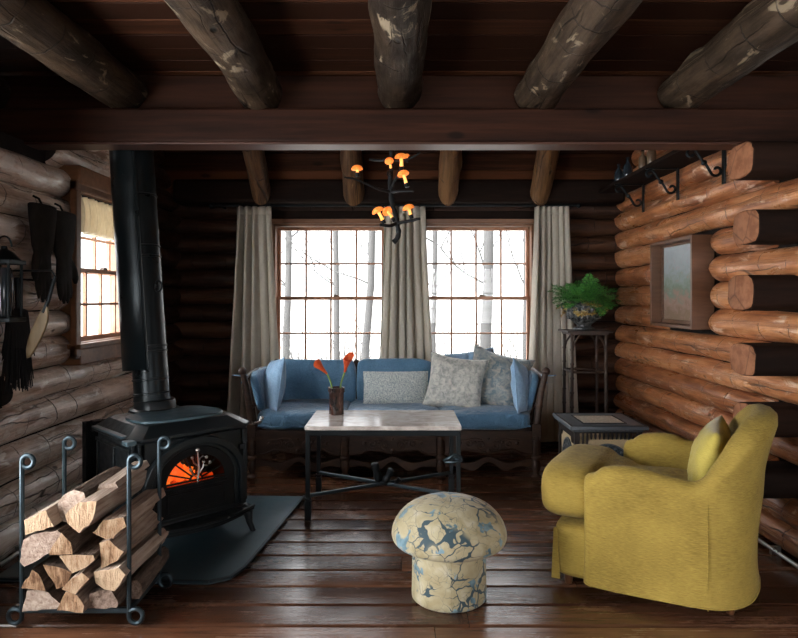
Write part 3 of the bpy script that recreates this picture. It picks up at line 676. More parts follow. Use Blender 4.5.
# gathered valance on its own rod
mb=MB()
def vf(u,v):
    y=3.85+.90*u; f=.026*math.sin(u*13*2*PI)*(.8+.5*v)+.008*math.sin(u*31+3)
    z=1.918-.215*v-.012*math.sin(u*PI)*v+.006*math.sin(u*26*PI)*v
    return (XL+.012+f+.015*math.sin(v*PI),y,z)
mb.grid(vf,200,14); o=mb.build('valance_curtain',M['valance'],sharp=80); o.modifiers.new('s','SOLIDIFY').thickness=.003
tag(o,'short gathered cream valance across the top of the stove-side window','curtain')
mb=MB(); mb.tube([(XL+.012,3.86,1.925),(XL+.012,4.75,1.925)],.009,10)

tag(mb.build('valance_rod',M['black_iron']),'dark rod above the cream valance','curtain rod')
# ------------------------------------------------------------------ hearth plate and wood stove
mb=MB()
pl=[(-.615,4.15),(-.735,3.06),(-.775,2.945),(-.86,2.895),(-1.86,2.93),(-1.86,4.20)]
mb.prism(pl,0.002,.016,lambda u,v,w:(u,v,w))
hp=mb.build('hearth_plate',M['hearth'],bevel=.003); tag(hp,'dark metal hearth plate lying under the wood stove','hearth plate')
mb=MB()
for a,b in zip(pl[:4],pl[1:5]): mb.bar((*a,.017),(*b,.017),.016,.010)
mb.build('rim',M['blue_iron'],hp,bevel=.002)

SO=(-1.245,3.537,.010)
st=thing('wood_stove','black cast iron wood stove with fire glowing behind its arched door','stove',SO,PI/4)
def poly_off(p,k): return p
def octo(w,d0,d1,c): return [(-w+c,-d0),(w-c,-d0),(w,-d0+c),(w,d1-c),(w-c,d1),(-w+c,d1),(-w,d1-c),(-w,-d0+c)]
def loft(mb,levels,m=0):
    R=[[mb.vert((x,y,z),0,(x,y)) for x,y in p] for p,z in levels]; n=len(R[0])
    mb.face(list(reversed(R[0])),m); mb.face(R[-1],m)
    for a,b in zip(R,R[1:]):
        for k in range(n): mb.face((a[k],a[(k+1)%n],b[(k+1)%n],b[k]),m)
mb=MB(); loft(mb,[(octo(.335,.255,.29,.055),.125),(octo(.335,.255,.29,.055),.145),(octo(.32,.245,.28,.05),.155),(octo(.32,.245,.28,.05),.565),(octo(.345,.27,.3,.055),.575),(octo(.345,.27,.3,.055),.592),(octo(.27,.19,.26,.05),.64),(octo(.255,.175,.25,.05),.643)])
body=mb.build('body',M['stove'],st,sharp=18)
cut=MB(); cut.box((0,-.16,.395),(.34,.24,.19)); cu=cut.build('cutter',M['stove_dark'],st)
bo=body.modifiers.new('c','BOOLEAN'); bo.operation='DIFFERENCE'; bo.object=cu; bo.solver='EXACT'
bpy.context.view_layer.update(); nm=bpy.data.meshes.new_from_object(body.evaluated_get(bpy.context.evaluated_depsgraph_get()))
body.modifiers.clear(); body.data=nm; bpy.data.objects.remove(cu); nm.set_sharp_from_angle(angle=math.radians(18))
bv=body.modifiers.new('b','BEVEL'); bv.width=.004; bv.segments=2; bv.limit_method='ANGLE'; bv.angle_limit=math.radians(30)
# griddle plate on top with rounded outline
mb=MB(); gp=[]
for k in range(40):
    a=2*PI*k/40; ca,sa=math.cos(a),math.sin(a); gp.append((.25*math.copysign(abs(ca)**.55,ca),-.02+.165*math.copysign(abs(sa)**.7,sa)))
mb.prism(gp,.640,.656,lambda u,v,w:(u,v,w)); mb.build('top_plate',M['hearth'],st,bevel=.004)
mb=MB(); mb.lathe([(.145,.64),(.14,.652),(.118,.66),(.112,.70),(.108,.705)],(0,.235,0),28); mb.build('flue_collar',M['stove'],st)
# side panels: relief frames, left side
for sx in (-1,1):
    mb=MB()
    for z in (.19,.53): mb.box((sx*.324,.02,z),(.014,.44,.02))
    for y in (-.19,.0,.22): mb.box((sx*.324,y,.36),(.014,.018,.36))
    mb.build('panel_moulding',M['stove'],st,bevel=.003)
    for dx in (.0,.024):                # corner pilasters
        mb=MB(); mb.tube([(sx*(.292+dx),-.243+dx*.9,.16),(sx*(.292+dx),-.243+dx*.9,.56)],.010,8); mb.build('pilaster',M['stove'],st)
mb=MB(); mb.box((-.345,-.245,.582),(.05,.06,.022)); mb.box((-.335,.02,.598),(.045,.40,.012)); mb.build('side_shelf',M['hearth'],st,bevel=.004)
mb=MB()                                  # rear heat shield
mb.box((0,.335,.40),(.72,.008,.42)); mb.box((-.36,.31,.40),(.008,.06,.42)); mb.box((.36,.31,.40),(.008,.06,.42))
mb.box((-.30,.30,.585),(.05,.06,.06)); mb.box((.30,.30,.585),(.05,.06,.06))
mb.build('heat_shield',M['stove_dark'],st,bevel=.002)
# arched front: frame, door, window
FY=-.245
def arch(w,z0,zs,h,n=24):
    """outline: straight sides up to zs then an elliptical arch of height h"""
    p=[(-w,z0),(w,z0)]; 
    for k in range(n+1):
        a=PI*k/n; p.append((w*math.cos(a),zs+h*math.sin(a)))
    return p
def arch_ring(mb,w0,h0,w1,h1,z0,zs,a,b,n=28,m=0):
    o=[(w1,z0)]+[(w1*math.cos(PI*k/n),zs+h1*math.sin(PI*k/n)) for k in range(n+1)]+[(-w1,z0)]
    i=[(w0,z0)]+[(w0*math.cos(PI*k/n),zs+h0*math.sin(PI*k/n)) for k in range(n+1)]+[(-w0,z0)]
    A=[mb.vert((x,a,z)) for x,z in o];B=[mb.vert((x,b,z)) for x,z in o];C=[mb.vert((x,a,z)) for x,z in i];D=[mb.vert((x,b,z)) for x,z in i]
    for k in range(len(o)-1):
        mb.face((B[k],B[k+1],D[k+1],D[k]),m); mb.face((A[k],B[k],B[k+1],A[k+1]),m) if False else mb.face((A[k],A[k+1],B[k+1],B[k]),m); mb.face((C[k],D[k],D[k+1],C[k+1]),m)
        mb.face((A[k],C[k],C[k+1],A[k+1]),m)
    mb.face((A[0],B[0],D[0],C[0]),m); mb.face((A[-1],C[-1],D[-1],B[-1]),m)
mb=MB(); arch_ring(mb,.248,.205,.284,.24,.16,.325,FY,FY-.040); arch_ring(mb,.222,.188,.249,.206,.16,.325,FY,FY-.020)
mb.build('door_frame',M['stove'],st,bevel=.005,seg=3)
WZ=.335; WR=.165; WH=.145
mb=MB()
# door plate with the half-round opening: lower panel + arch ring around the window
mb.box((0,FY-.006,.245),(.44,.02,.16)); arch_ring(mb,WR,WH,.222,.188,.30,WZ-.01,FY+.002,FY-.016)
mb.box((0,FY-.016,.31),(.36,.014,.016))
for z in (.19,.285): mb.box((0,FY-.018,z),(.32,.01,.008))
for x in (-.16,.16): mb.box((x,FY-.018,.2375),(.008,.01,.10))
door=mb.build('door',M['stove_dark'],st,bevel=.003)
mb=MB()
for k in range(1,8):
    a=PI*k/8; mb.bar((.03*math.cos(a),FY-.010,WZ+.03*math.sin(a)),(WR*math.cos(a),FY-.010,WZ+WH*math.sin(a)),.006,.008)
mb.bar((-WR,FY-.010,WZ+.002),(WR,FY-.010,WZ+.002),.008,.010)
mb.tube([(.035*math.cos(PI*k/10),FY-.012,WZ+.035*math.sin(PI*k/10)) for k in range(11)],.006,6)
mb.build('window_bars',M['black_iron'],door)
mb=MB(); mb.prism(arch(WR+.01,WZ-.015,WZ,WH+.01)[0:],FY-.004,FY-.001,lambda u,v,w:(u,w,v)); mb.build('window_glass',M['stove_glass'],door)
# bright little tree ornament on the door
mb=MB(); 
mb.tube([(.0,FY-.026,.33),(.008,FY-.028,.40),(.0,FY-.028,.485)],[.007,.006,.004],6)
for (x0,z0,x1,z1,x2,z2) in ((.004,.37,.03,.40,.034,.43),(.006,.41,-.02,.43,-.03,.46),(.003,.44,.03,.46,.05,.45),(.004,.35,-.025,.37,-.04,.40),(.03,.41,.055,.405,.07,.42)):
    mb.tube([(x0,FY-.027,z0),(x1,FY-.028,z1),(x2,FY-.028,z2)],[.005,.004,.003],6); mb.ball((x2,FY-.028,z2),.009,8,6)
mb.ball((0,FY-.03,.495),.012,8,6)
mb.build('ornament',M['steel'],door)
# fire inside the firebox: charred logs with flame tongues
mb=MB(); mb.tube([(-.15,FY+.11,.325),(.15,FY+.13,.33)],.028,12); mb.build('fire_log',M['stove_dark'],st); mb=MB(); mb.tube([(-.12,FY+.05,.322),(.13,FY+.07,.318)],.024,12); mb.build('fire_log',M['ember'],st)
rnd=random.Random(9)
mb=MB()
for i in range(26):
    x=-.15+.20*i/25+rnd.uniform(-.012,.012); yy=FY+rnd.uniform(.05,.15); h=.15*max(.3,1-abs(x+.07)/.16)*rnd.uniform(.7,1.0); w=rnd.uniform(.022,.038)
    mb.tube([(x,yy,.315),(x+rnd.uniform(-.008,.008),yy,.315+h*.35),(x+rnd.uniform(-.014,.014),yy+.006,.315+h*.7),(x+rnd.uniform(-.02,.02),yy+.01,.315+h)],[w*.7,w,w*.55,.002],10,True)
mb.build('flame',M['flame'],st,sharp=80)
mb=MB(); rnd=random.Random(4)
for i in range(16): mb.ball((rnd.uniform(-.14,.14),FY+rnd.uniform(.03,.16),.312),rnd.uniform(.014,.024),8,6)
mb.build('ember',M['ember'],st)
# ash lip, legs, hinges, latch
mb=MB(); lp=[(-.325,-.22),(.325,-.22)]+[(.325-.65*k/16,-.30-.085*math.sin(PI*k/16)) for k in range(17)]
mb.prism(lp,.118,.138,lambda u,v,w:(u,v,w)); mb.prism([(u*.9,v*.95) for u,v in lp],.10,.118,lambda u,v,w:(u,v,w))
mb.tube([(.325-.65*k/16,-.30-.085*math.sin(PI*k/16),.140) for k in range(17)],.008,8)
mb.build('ash_lip',M['stove'],st,bevel=.004)
for sx,sy in ((-1,-1),(1,-1),(1,1),(-1,1)):
    mb=MB(); bx,by=sx*.275,(-.255 if sy<0 else .25)
    mb.tube([(bx,by,.13),(bx+sx*.02,by+sy*.03,.10),(bx+sx*.022,by+sy*.04,.05),(bx+sx*.035,by+sy*.055,.006),(bx+sx*.04,by+sy*.06,.0)],[.034,.027,.017,.014,.016],10)
    mb.box((bx,by,.128),(.09,.07,.02)); mb.build('leg',M['stove'],st,bevel=.002)
for z in (.21,.47):
    mb=MB(); mb.tube([(.285,FY-.02,z-.018),(.285,FY-.02,z+.018)],.010,10); mb.box((.268,FY-.018,z),(.03,.014,.026)); mb.build('hinge',M['stove'],st)
mb=MB(); mb.tube([(.34,-.25,.585),(.375,-.27,.590),(.385,-.275,.60)],.010,8); mb.ball((.387,-.276,.612),.013,10,8); mb.build('latch',M['steel'],st)
for q,y in ((.12,-.372),(-.2,-.35)):
    mb=MB(); mb.ball((q,y,.140),.011,10,6,(1,1,.5)); mb.build('ash_lip_bolt',M['steel'],st)

# stove pipe: leaning round flue with a bent heat shield in front of its wall side
pb=Vector((-1.428,3.701,.705+.016)); ptop=Vector((-1.575,3.80,2.40)); ptop=pb+(ptop-pb)*2.05; ax=(ptop-pb).normalized()
pp=thing('stove_pipe','dark metal stove pipe with heat shield rising from the stove','stove pipe',tuple(pb))
mb=MB(); L=(ptop-pb).length
mb.tube([ax*t for t in (-.01,.02,L*.5,L)],[.103,.098,.096,.096],32); mb.build('flue',M['pipe'],pp,sharp=50)
for t in (.03,.11,.27,.30,.82,.88,1.18):
    mb=MB(); mb.tube([ax*(t-.007),ax*(t-.003),ax*(t+.003),ax*(t+.007)],[.097,.103,.103,.097],32); mb.build('joint_band',M['pipe'],pp)
x_=Vector((1,0,0)); x_=(x_-ax*x_.dot(ax)).normalized(); y_=ax.cross(x_)
def cylp(r,a,t): return ax*t+x_*(r*math.cos(a))+y_*(r*math.sin(a))
mb=MB()
sh=[[mb.vert(cylp(.148+.001*i,math.radians(-74-190*j/28),.17+(L-.17)*k/6)) for j in range(29)] for k in range(7) for i in (0,)]
for k in range(6):
    for j in range(28): mb.face((sh[k][j],sh[k][j+1],sh[k+1][j+1],sh[k+1][j]))
o=mb.build('pipe_shield',M['pipe'],pp,sharp=50); s=o.modifiers.new('s','SOLIDIFY'); s.thickness=.005
mb=MB()
for a in (-74,-264): mb.tube([cylp(.148,math.radians(a),.18),cylp(.148,math.radians(a),L)],.007,6)
for t in (.4,.95,1.5):
    for a in (-130,-200,-250): mb.bar(cylp(.09,math.radians(a),t),cylp(.148,math.radians(a),t),.012,.012)
mb.build('shield_edge',M['pipe'],pp)
mb=MB(); c=cylp(.10,math.radians(-35),.64)
mb.tube([c,c+Vector((.02,-.02,0))],.006,8); mb.tube([c+Vector((.028,-.028,0))+Vector((.02*math.cos(a),0,.03*math.sin(a))) for a in [2*PI*k/16 for k in range(16)]],.006,8,closed=True)
mb.build('damper_handle',M['black_iron'],pp)

# ------------------------------------------------------------------ firewood rack
RX0,RX1,RY0,RY1=-1.49,-1.067,2.53,2.85
rk=thing('firewood_rack','blue-black wrought iron firewood rack with scrolled posts beside the stove','rack',((RX0+RX1)/2,(RY0+RY1)/2,0))
for x in (RX0,RX1):
    for y in (RY0,RY1):
        sx=1
        top=spiral((x+.022,y,.655),.022,.026,PI,PI-1.75*PI,16,(1,0,0),(0,0,1))
        sf=-1 if x==RX0 else 1
        foot=spiral((x+sf*.026,y,.042),.026,.030,(PI if sf>0 else 0),(PI+1.75*PI if sf>0 else -1.75*PI),16,(1,0,0),(0,0,1))
        mb=MB(); mb.tube(list(reversed(top))+[(x,y,.5),(x,y,.3),(x,y,.06)]+foot,.0095,8)
        mb.build('post',M['blue_iron'],rk,world=True)
mb=MB()
for y in (RY0,RY1): mb.bar((RX0,y,.066),(RX1,y,.066),.012,.020)
for x in (RX0,RX1,(RX0+RX1)/2): mb.bar((x,RY0,.066),(x,RY1,.066),.012,.020)
mb.build('base_rail',M['blue_iron'],rk,world=True,bevel=.002)

# split firewood: each end face in rack coordinates, the pieces run back into the rack
FW0=2.50
def fw(name_l,poly,y0,length,mat,cat='firewood',seed=0,skew=(0,0),endm='sawn'):
    rnd=random.Random(seed); 
    P=[((10+a/3.8),(470+b/3.8)) for a,b in poly]
    P=[(wx(px,FW0),wz(py,FW0)) for px,py in P]
    # resample the outline a little finer with a rough edge
    Q=[]
    for i,(a,b) in enumerate(P):
        c,d=P[(i+1)%len(P)]; n=max(1,int(math.hypot(c-a,d-b)/.022))
        for k in range(n):
            u=k/n; Q.append((a+(c-a)*u+(rnd.uniform(-.0035,.0035) if k else 0),b+(d-b)*u+(rnd.uniform(-.0035,.0035) if k else 0)))
    cx=sum(q[0] for q in Q)/len(Q); cz=sum(q[1] for q in Q)/len(Q); t=rnd.random(); n=16
    mb=MB(); rings=[]; o=rnd.random()*50; y00=y0
    ang=[rnd.uniform(-.12,.12),rnd.uniform(-.12,.12)]
    for i in range(n+1):
        u=i/n; k=(.975 if i in (0,n) else 1)*(1-.05*u); y=y00+length*u
        ring=[]
        for j,(a,b) in enumerate(Q):
            nz=mn.noise(Vector((j*.7+o,u*6,o)))*.006
            yy=y+(ang[0]*(a-cx)+ang[1]*(b-cz) if i==0 else 0)
            ring.append(mb.vert((cx+(a-cx)*k*(1+nz*6)+skew[0]*u-0,yy,cz+(b-cz)*k*(1+nz*6)+skew[1]*u),t,(a,b)))
        rings.append(ring)
    m=len(Q)
    for i in range(n):
        for j in range(m): mb.face((rings[i][j],rings[i][(j+1)%m],rings[i+1][(j+1)%m],rings[i+1][j]),0)
    mb.face(rings[0],1); mb.face(rings[-1],1)
    ob=mb.build('firewood',[M[mat],M[endm]],sharp=28)
    tag(ob,name_l,cat,'split firewood stacked in the rack'); return ob
W=[
('pale square-ended split log topmost at the wall end of the rack',[(58,187),(140,150),(172,213),(66,243)],2.49,.40,'split','sawn',(0,.0)),
('round-backed bark log behind the pale square-ended one, top of the rack',[(152,212),(150,150),(172,112),(215,92),(252,104),(262,142),(232,160),(206,190),(196,224)],2.56,.38,'bark','split',(0,0)),
('thin grey split log lying at the very back on top of the pile',[(250,135),(268,100),(330,92),(345,120),(290,140)],2.66,.34,'split','split',(0,.01)),
('big reddish split log lying uppermost across the middle of the pile',[(206,172),(262,120),(330,118),(325,160),(300,212),(262,243),(216,206)],2.50,.42,'split','sawn',(.035,.012)),
('grey-topped split log just under the big reddish one, stove end',[(298,250),(340,200),(420,190),(432,225),(385,262),(372,290)],2.53,.38,'split','sawn',(.02,.008)),
('triangular pale wedge with dark bark flank near the top middle',[(162,312),(214,222),(246,262),(252,312)],2.47,.36,'bark','sawn',(0,0)),
('rough brown bark log with a broken end at the wall side',[(46,300),(54,262),(92,240),(186,226),(205,240),(158,312),(120,335),(60,365),(42,345)],2.49,.38,'bark','split',(0,0)),
('half-moon pale split log in the middle of the pile',[(196,317),(262,313),(326,316),(332,334),(300,362),(246,386),(222,358)],2.48,.38,'bark','sawn',(0,0)),
('blocky grained split log under the grey-topped one',[(332,282),(372,268),(412,300),(432,312),(404,350),(338,381)],2.51,.38,'split','sawn',(.018,0)),
('small triangular split log low at the wall side',[(56,438),(92,370),(126,402),(146,452)],2.48,.38,'bark','sawn',(0,0)),
('upside-down triangular split log with a knot, low middle',[(122,360),(180,366),(240,388),(213,440),(175,456)],2.50,.38,'bark','sawn',(0,0)),
('narrow splintered log leaning beside the knotted one',[(208,442),(246,400),(290,375),(318,400),(288,430),(262,462)],2.47,.38,'split','sawn',(0,0)),
('large half-round white-topped log at the stove end of the rack',[(320,385),(350,378),(420,362),(446,392),(424,430),(402,456),(362,452),(326,428)],2.49,.42,'split','sawn',(.02,.004)),
('grey bottom log at the wall end of the rack',[(54,531),(70,452),(108,450),(150,462),(197,508),(180,526)],2.49,.38,'bark','split',(0,0)),
('pale splintered bottom log in the middle of the rack',[(190,522),(224,450),(270,462),(300,500),(294,526)],2.47,.38,'split','sawn',(0,0)),
('brown bottom log nearest the front corner post, stove end',[(297,526),(300,472),(340,458),(384,458),(414,506),(408,524)],2.50,.38,'bark','split',(0,0)),
('dark round bark log low at the back of the rack, stove end',[(420,527),(412,490),(428,455),(452,452),(470,470),(474,505),(460,527)],2.58,.36,'bark','split',(-.02,0)),
]
for i,(l,p,y0,L,m,e,sk) in enumerate(W): fw(l,p,y0,L,m,seed=50+i,skew=sk,endm=e)

# ------------------------------------------------------------------ things hanging on the near log wall
def glove(y,label,seed,top=1.80):
    x=XL+.085; r=thing('leather_glove',label,'glove',(x,y,top),0,'fireplace gloves hung on the log wall')
    mb=MB(); prof=[(-.002,.122,.040),(-.06,.115,.042),(-.14,.10,.038),(-.22,.084,.034),(-.27,.062,.026),(-.33,.070,.026),(-.38,.070,.022),(-.40,.060,.016)]
    R=[]; rnd=random.Random(seed)
    for z,a,b in prof:
        R.append([mb.vert((b*math.cos(2*PI*k/24)+.006*mn.noise(Vector((k,z*20,seed))),a*math.sin(2*PI*k/24)+.01*mn.noise(Vector((k*.3,z*9,seed))),z)) for k in range(24)])
    for a,b in zip(R,R[1:]):
        for k in range(24): mb.face((a[k],a[(k+1)%24],b[(k+1)%24],b[k]))
    mb.face(R[0]); mb.face(R[-1])
    for i,(yy,l,rr) in enumerate(((-.052,.085,.017),(-.018,.105,.018),(.018,.100,.018),(.051,.075,.016))):
        mb.tube([(0,yy*.95,-.36),(.004,yy*1.02,-.40),(.010,yy*1.06,-.40-l*.7),(.012,yy*1.06,-.40-l)],[rr,rr,rr*.95,rr*.6],12)
        mb.ball((.012,yy*1.06,-.40-l),rr*.75,10,6)
    s=-1 if seed%2 else 1
    mb.tube([(.0,s*.05,-.27),(.012,s*.085,-.32),(.016,s*.098,-.37),(.016,s*.098,-.40)],[.024,.022,.019,.013],12)
    o=mb.build('hand',M['leather'],r); remesh(o,.008,6)
    mb=MB(); mb.tube([(0,0,-.01),(-.02,0,.03),(-.05,0,.045)],.006,8); mb.build('hanging_loop',M['leather'],r)
    mb=MB(); mb.tube([(.0+.030*math.cos(2*PI*k/24),.086*math.sin(2*PI*k/24),-.012) for k in range(24)],.006,6,closed=True); mb.build('cuff_binding',M['leather'],r)
glove(3.35,'dark leather gauntlet hanging on the log wall, farther from the window',1,1.79)
glove(3.56,'dark leather gauntlet hanging next to the window frame',2,1.78)
br=thing('hearth_brush','black bristled hearth brush hanging on the wall at the picture edge','brush',(-1.86,3.12,1.40))
mb=MB(); mb.tube([(0,0,.0),(0,0,-.12),(0,0,-.22)],[.012,.011,.014],10); mb.build('handle',M['black_iron'],br)
mb=MB(); rnd=random.Random(2)
for i in range(260):
    a=rnd.random()*2*PI; q=math.sqrt(rnd.random()); r0=.045*q; r1=.085*q
    mb.tube([(r0*math.cos(a)*.6,r0*math.sin(a),-.16),(r1*math.cos(a)*.7+rnd.uniform(-.01,.01),r1*math.sin(a)+rnd.uniform(-.01,.01),-.36-rnd.uniform(.0,.2))],[.005,.003],4)
mb.lathe([(.02,-.15),(.045,-.16),(.05,-.20),(.06,-.34),(.04,-.36)],(0,0,0),16)
mb.build('bristles',M['bristle'],br)
pd=thing('hearth_paddle','slim tan paddle-shaped blade with dark handle hanging by the gloves','paddle',(-1.72,3.06,1.40))
mb=MB(); mb.tube([(.075,.0,.0),(.045,.0,-.11),(.02,0,-.17)],[.008,.009,.011],10); mb.build('handle',M['black_iron'],pd)
mb=MB(); mb.tube([(-.20,0,.03),(.06,0,.03),(.078,0,.0),(.06,0,-.012)],.005,8); mb.build('hook',M['black_iron'],pd)
mb=MB(); pts=catmull([(.03,.018),(.035,-.02),(.02,-.08),(-.02,-.15),(-.055,-.22)],6); L_=[(p[0],p[1]) for p in [(q.x,q.y) for q in [Vector((a.x,a.y,0)) for a in pts]]]
cent=catmull([(.03,-.14,0),(.008,-.22,0),(-.022,-.30,0),(-.05,-.385,0)],8); wid=[.010+.030*math.sin(PI*min(1,(i/(len(cent)-1))*1.02))**.8 for i in range(len(cent))]
out=[(c.x-w*.9,c.y-w*.25) for c,w in zip(cent,wid)]+[(c.x+w*.9,c.y+w*.25) for c,w in reversed(list(zip(cent,wid)))]
mb.prism(out,-.008,.008,lambda u,v,w:(u,w,v)); mb.build('blade',M['tan_wood'],pd,bevel=.003)
ln=thing('lantern','black metal lantern frame hanging on the wall at the picture edge','lantern',(-1.82,2.95,1.20))
mb=MB()
for x in (-.05,.05):
    for y in (-.05,.05): mb.tube([(x,y,0),(x,y,.26)],.007,8)
mb.box((0,0,.0),(.13,.13,.02)); mb.box((0,0,.265),(.13,.13,.02)); mb.lathe([(.07,.275),(.04,.31),(.015,.325),(.012,.34)],(0,0,0),16)
mb.tube([(.035*math.cos(PI*k/10),0,.335+.05*math.sin(PI*k/10)) for k in range(11)],.005,6)
mb.build('frame',M['black_iron'],ln,bevel=.003)
mb=MB(); mb.lathe([(.03,.01),(.042,.06),(.042,.18),(.028,.24)],(0,0,0),20); mb.build('lamp_glass',M['dark_glass'],ln)
# ------------------------------------------------------------------ cushions
def pillow(mb,w,h,th,seed=0,pinch=.06,nx=30,wr=.006,p=2.2,ear=1.0):
    """square cushion standing in the local x-z plane, centred at 0"""
    for s in (1,-1):
        def fn(a,b):
            u=a*2-1; v=b*2-1
            e=(1-abs(u)**p)*(1-abs(v)**p); t=max(0,e)**.52
            x=u*w/2*(1-pinch*(1-v*v)*abs(u)**3*ear+0); z=v*h/2*(1-pinch*(1-u*u)*abs(v)**3*ear)
            q=mn.noise(Vector((u*2.2+seed,v*2.2,s*3)))*wr*2+mn.noise(Vector((u*6+seed,v*6,s)))*wr
            return (x,s*-1*(t*th/2+q*min(1,e*4)),z)
        mb.grid(fn,nx,nx)
def weld(o,d=.0005):
    bm=bmesh.new(); bm.from_mesh(o.data); bmesh.ops.remove_doubles(bm,verts=bm.verts,dist=d); bmesh.ops.recalc_face_normals(bm,faces=bm.faces); bm.to_mesh(o.data); bm.free(); return o
def cushion(name,mat,c,rot,w,h,th,label=None,group=None,seed=0,parent=None,pinch=.06,welt=None,p=2.2,wr=.006):
    mb=MB(); pillow(mb,w,h,th,seed,pinch,p=p,wr=wr); o=weld(mb.build(name,mat,parent,sharp=75))
    o.location=c; o.rotation_euler=rot
    if label: tag(o,label,'cushion',group)
    mb=MB(); n=64; pts=[]
    for k in range(n):
        q=k/n*4; i=int(q); f=(q-i)*2-1
        u,v=[(f,-1),(1,f),(-f,1),(-1,-f)][i]
        pts.append((u*w/2*(1-pinch*(1-v*v)*abs(u)**3),0,v*h/2*(1-pinch*(1-u*u)*abs(v)**3)))
    mb.tube(pts,.0045,6,closed=True); e=mb.build('piping',welt or mat,o)
    return o
def rbox(mb,c,d,r,n=5,puff=0.0,seed=0,wr=0.0,N=22):
    """soft rounded block (superellipsoid-ish), d = full size"""
    c=Vector(c); 
    def sq(a,e): return math.copysign(abs(a)**e,a)
    e=2.0/n
    rings=[]
    M_=N
    for i in range(M_+1):
        ph=-PI/2+PI*i/M_; R=[]
        for k in range(2*M_):
            th=2*PI*k/(2*M_)
            x=sq(math.cos(ph),e)*sq(math.cos(th),e); y=sq(math.cos(ph),e)*sq(math.sin(th),e); z=sq(math.sin(ph),e)
            z*=1+puff*(1-min(1,x*x))*(1-min(1,y*y))
            p=Vector((x*d[0]/2,y*d[1]/2,z*d[2]/2))
            if wr: p+=Vector((mn.noise(p*5+Vector((seed,0,0))),mn.noise(p*5+Vector((0,seed,0))),mn.noise(p*6+Vector((0,0,seed)))))*wr+Vector((0,0,mn.noise(p*14+Vector((seed,3,0)))))*wr*.5
            R.append(mb.vert(c+p,0,(x,y)))
        rings.append(R)
    for a,b in zip(rings,rings[1:]):
        n2=len(a)
        for k in range(n2): mb.face((a[k],a[(k+1)%n2],b[(k+1)%n2],b[k]))
# ------------------------------------------------------------------ the sofa
SY0,SY1=4.62,5.40
sf=thing('sofa','blue cushioned sofa with carved dark wood frame under the windows','sofa',(-.035,5.0,0))
cols=[-1.06,-.39,.30,.99]
def turned(mb,x,y,z0,z1,r):
    H=z1-z0
    prof=[(r*.55,0),(r*1.05,.02),(r*1.1,.05),(r*.6,.09),(r*.55,.13),(r*.9,.2),(r*1.0,.3),(r*.7,.40),(r*1.05,.43),(r*1.05,.47),(r*.75,.5),(r*.95,.6),(r*1.0,.8),(r*.9,.95),(r*.9,1.0)]
    mb.lathe([(a,z0+b*H) for a,b in prof],(x,y,0),16)
for x in cols:
    mb=MB()
    turned(mb,x,SY0,.0,.33,.034); mb.box((x,SY0,.35),(.065,.06,.09)); mb.box((x,SY0,.30),(.06,.055,.05))
    mb.build('leg',M['sofa_wood'],sf,world=True,bevel=.003)
    mb=MB(); turned(mb,x if abs(x)<.9 else x*.985,SY1-.03,0,.33,.034); mb.build('leg',M['sofa_wood'],sf,world=True)
# carved aprons with scalloped lower edges and scroll carving
for i in range(3):
    a,b=cols[i]+.03,cols[i+1]-.03; w=b-a
    def edge(u): return .185-.035*math.cos(2*PI*u)*.6-.030*math.exp(-((u-.5)/.13)**2)+.018*math.exp(-((u-.22)/.07)**2)+.018*math.exp(-((u-.78)/.07)**2)
    poly=[(a,.345),(b,.345)]+[(b-(b-a)*k/40,edge(1-k/40)) for k in range(41)]
    mb=MB(); mb.prism(poly,SY0-.018,SY0+.018,lambda u,v,w_:(u,w_,v)); ap=mb.build('apron',M['sofa_wood'],sf,world=True,bevel=.004)
    mb=MB(); mb.tube([(a+w*k/40,SY0-.020,edge(k/40)+.012) for k in range(41)],.007,8)
    cx=(a+b)/2; cz=.245
    for s in (-1,1):
        mb.tube([(p.x,SY0-.022,p.z) for p in spiral((cx+s*.055,0,cz-.004),.036,.008,-PI/2,-PI/2+s*2.6*PI,30,(1,0,0),(0,0,1))],.0085,8)
        mb.tube([(p.x,SY0-.022,p.z) for p in spiral((cx+s*.145,0,cz+.008),.026,.006,PI/2,PI/2+s*2.4*PI,26,(1,0,0),(0,0,1))],.0075,8)
        mb.tube(catmull([(cx+s*.05,SY0-.022,cz+.035),(cx+s*.1,SY0-.022,cz+.045),(cx+s*.16,SY0-.022,cz+.035),(cx+s*.22,SY0-.022,cz+.03)],6),.006,8)
        mb.ball((cx+s*.205,SY0-.02,cz+.01),.014,10,8); mb.ball((cx+s*.1,SY0-.02,cz+.015),.012,10,8)
    mb.lathe([(.0,-.012),(.012,-.010),(.022,0),(.028,.008)],(cx,SY0-.02,cz-.008),20,axis=Matrix.Rotation(PI/2,3,'X'))
    mb.ball((cx,SY0-.024,cz-.042),.017,12,8); mb.ball((cx,SY0-.022,cz+.04),.012,12,8)
    mb.build('carving',M['sofa_wood'],ap,world=True)
    # wavy lower stretcher
    top=[(a+(b-a)*k/40,.128+.016*math.cos(4*PI*k/40)+.012*math.exp(-((k/40-.5)/.09)**2)) for k in range(41)]
    bot=[(x,z-.05-.014*math.cos(2*PI*q/40*3)) for q,(x,z) in enumerate(top)]
    mb=MB(); mb.prism(top+bot[::-1],SY0-.012,SY0+.012,lambda u,v,w_:(u,w_,v)); mb.build('stretcher',M['sofa_wood'],sf,world=True,bevel=.004)
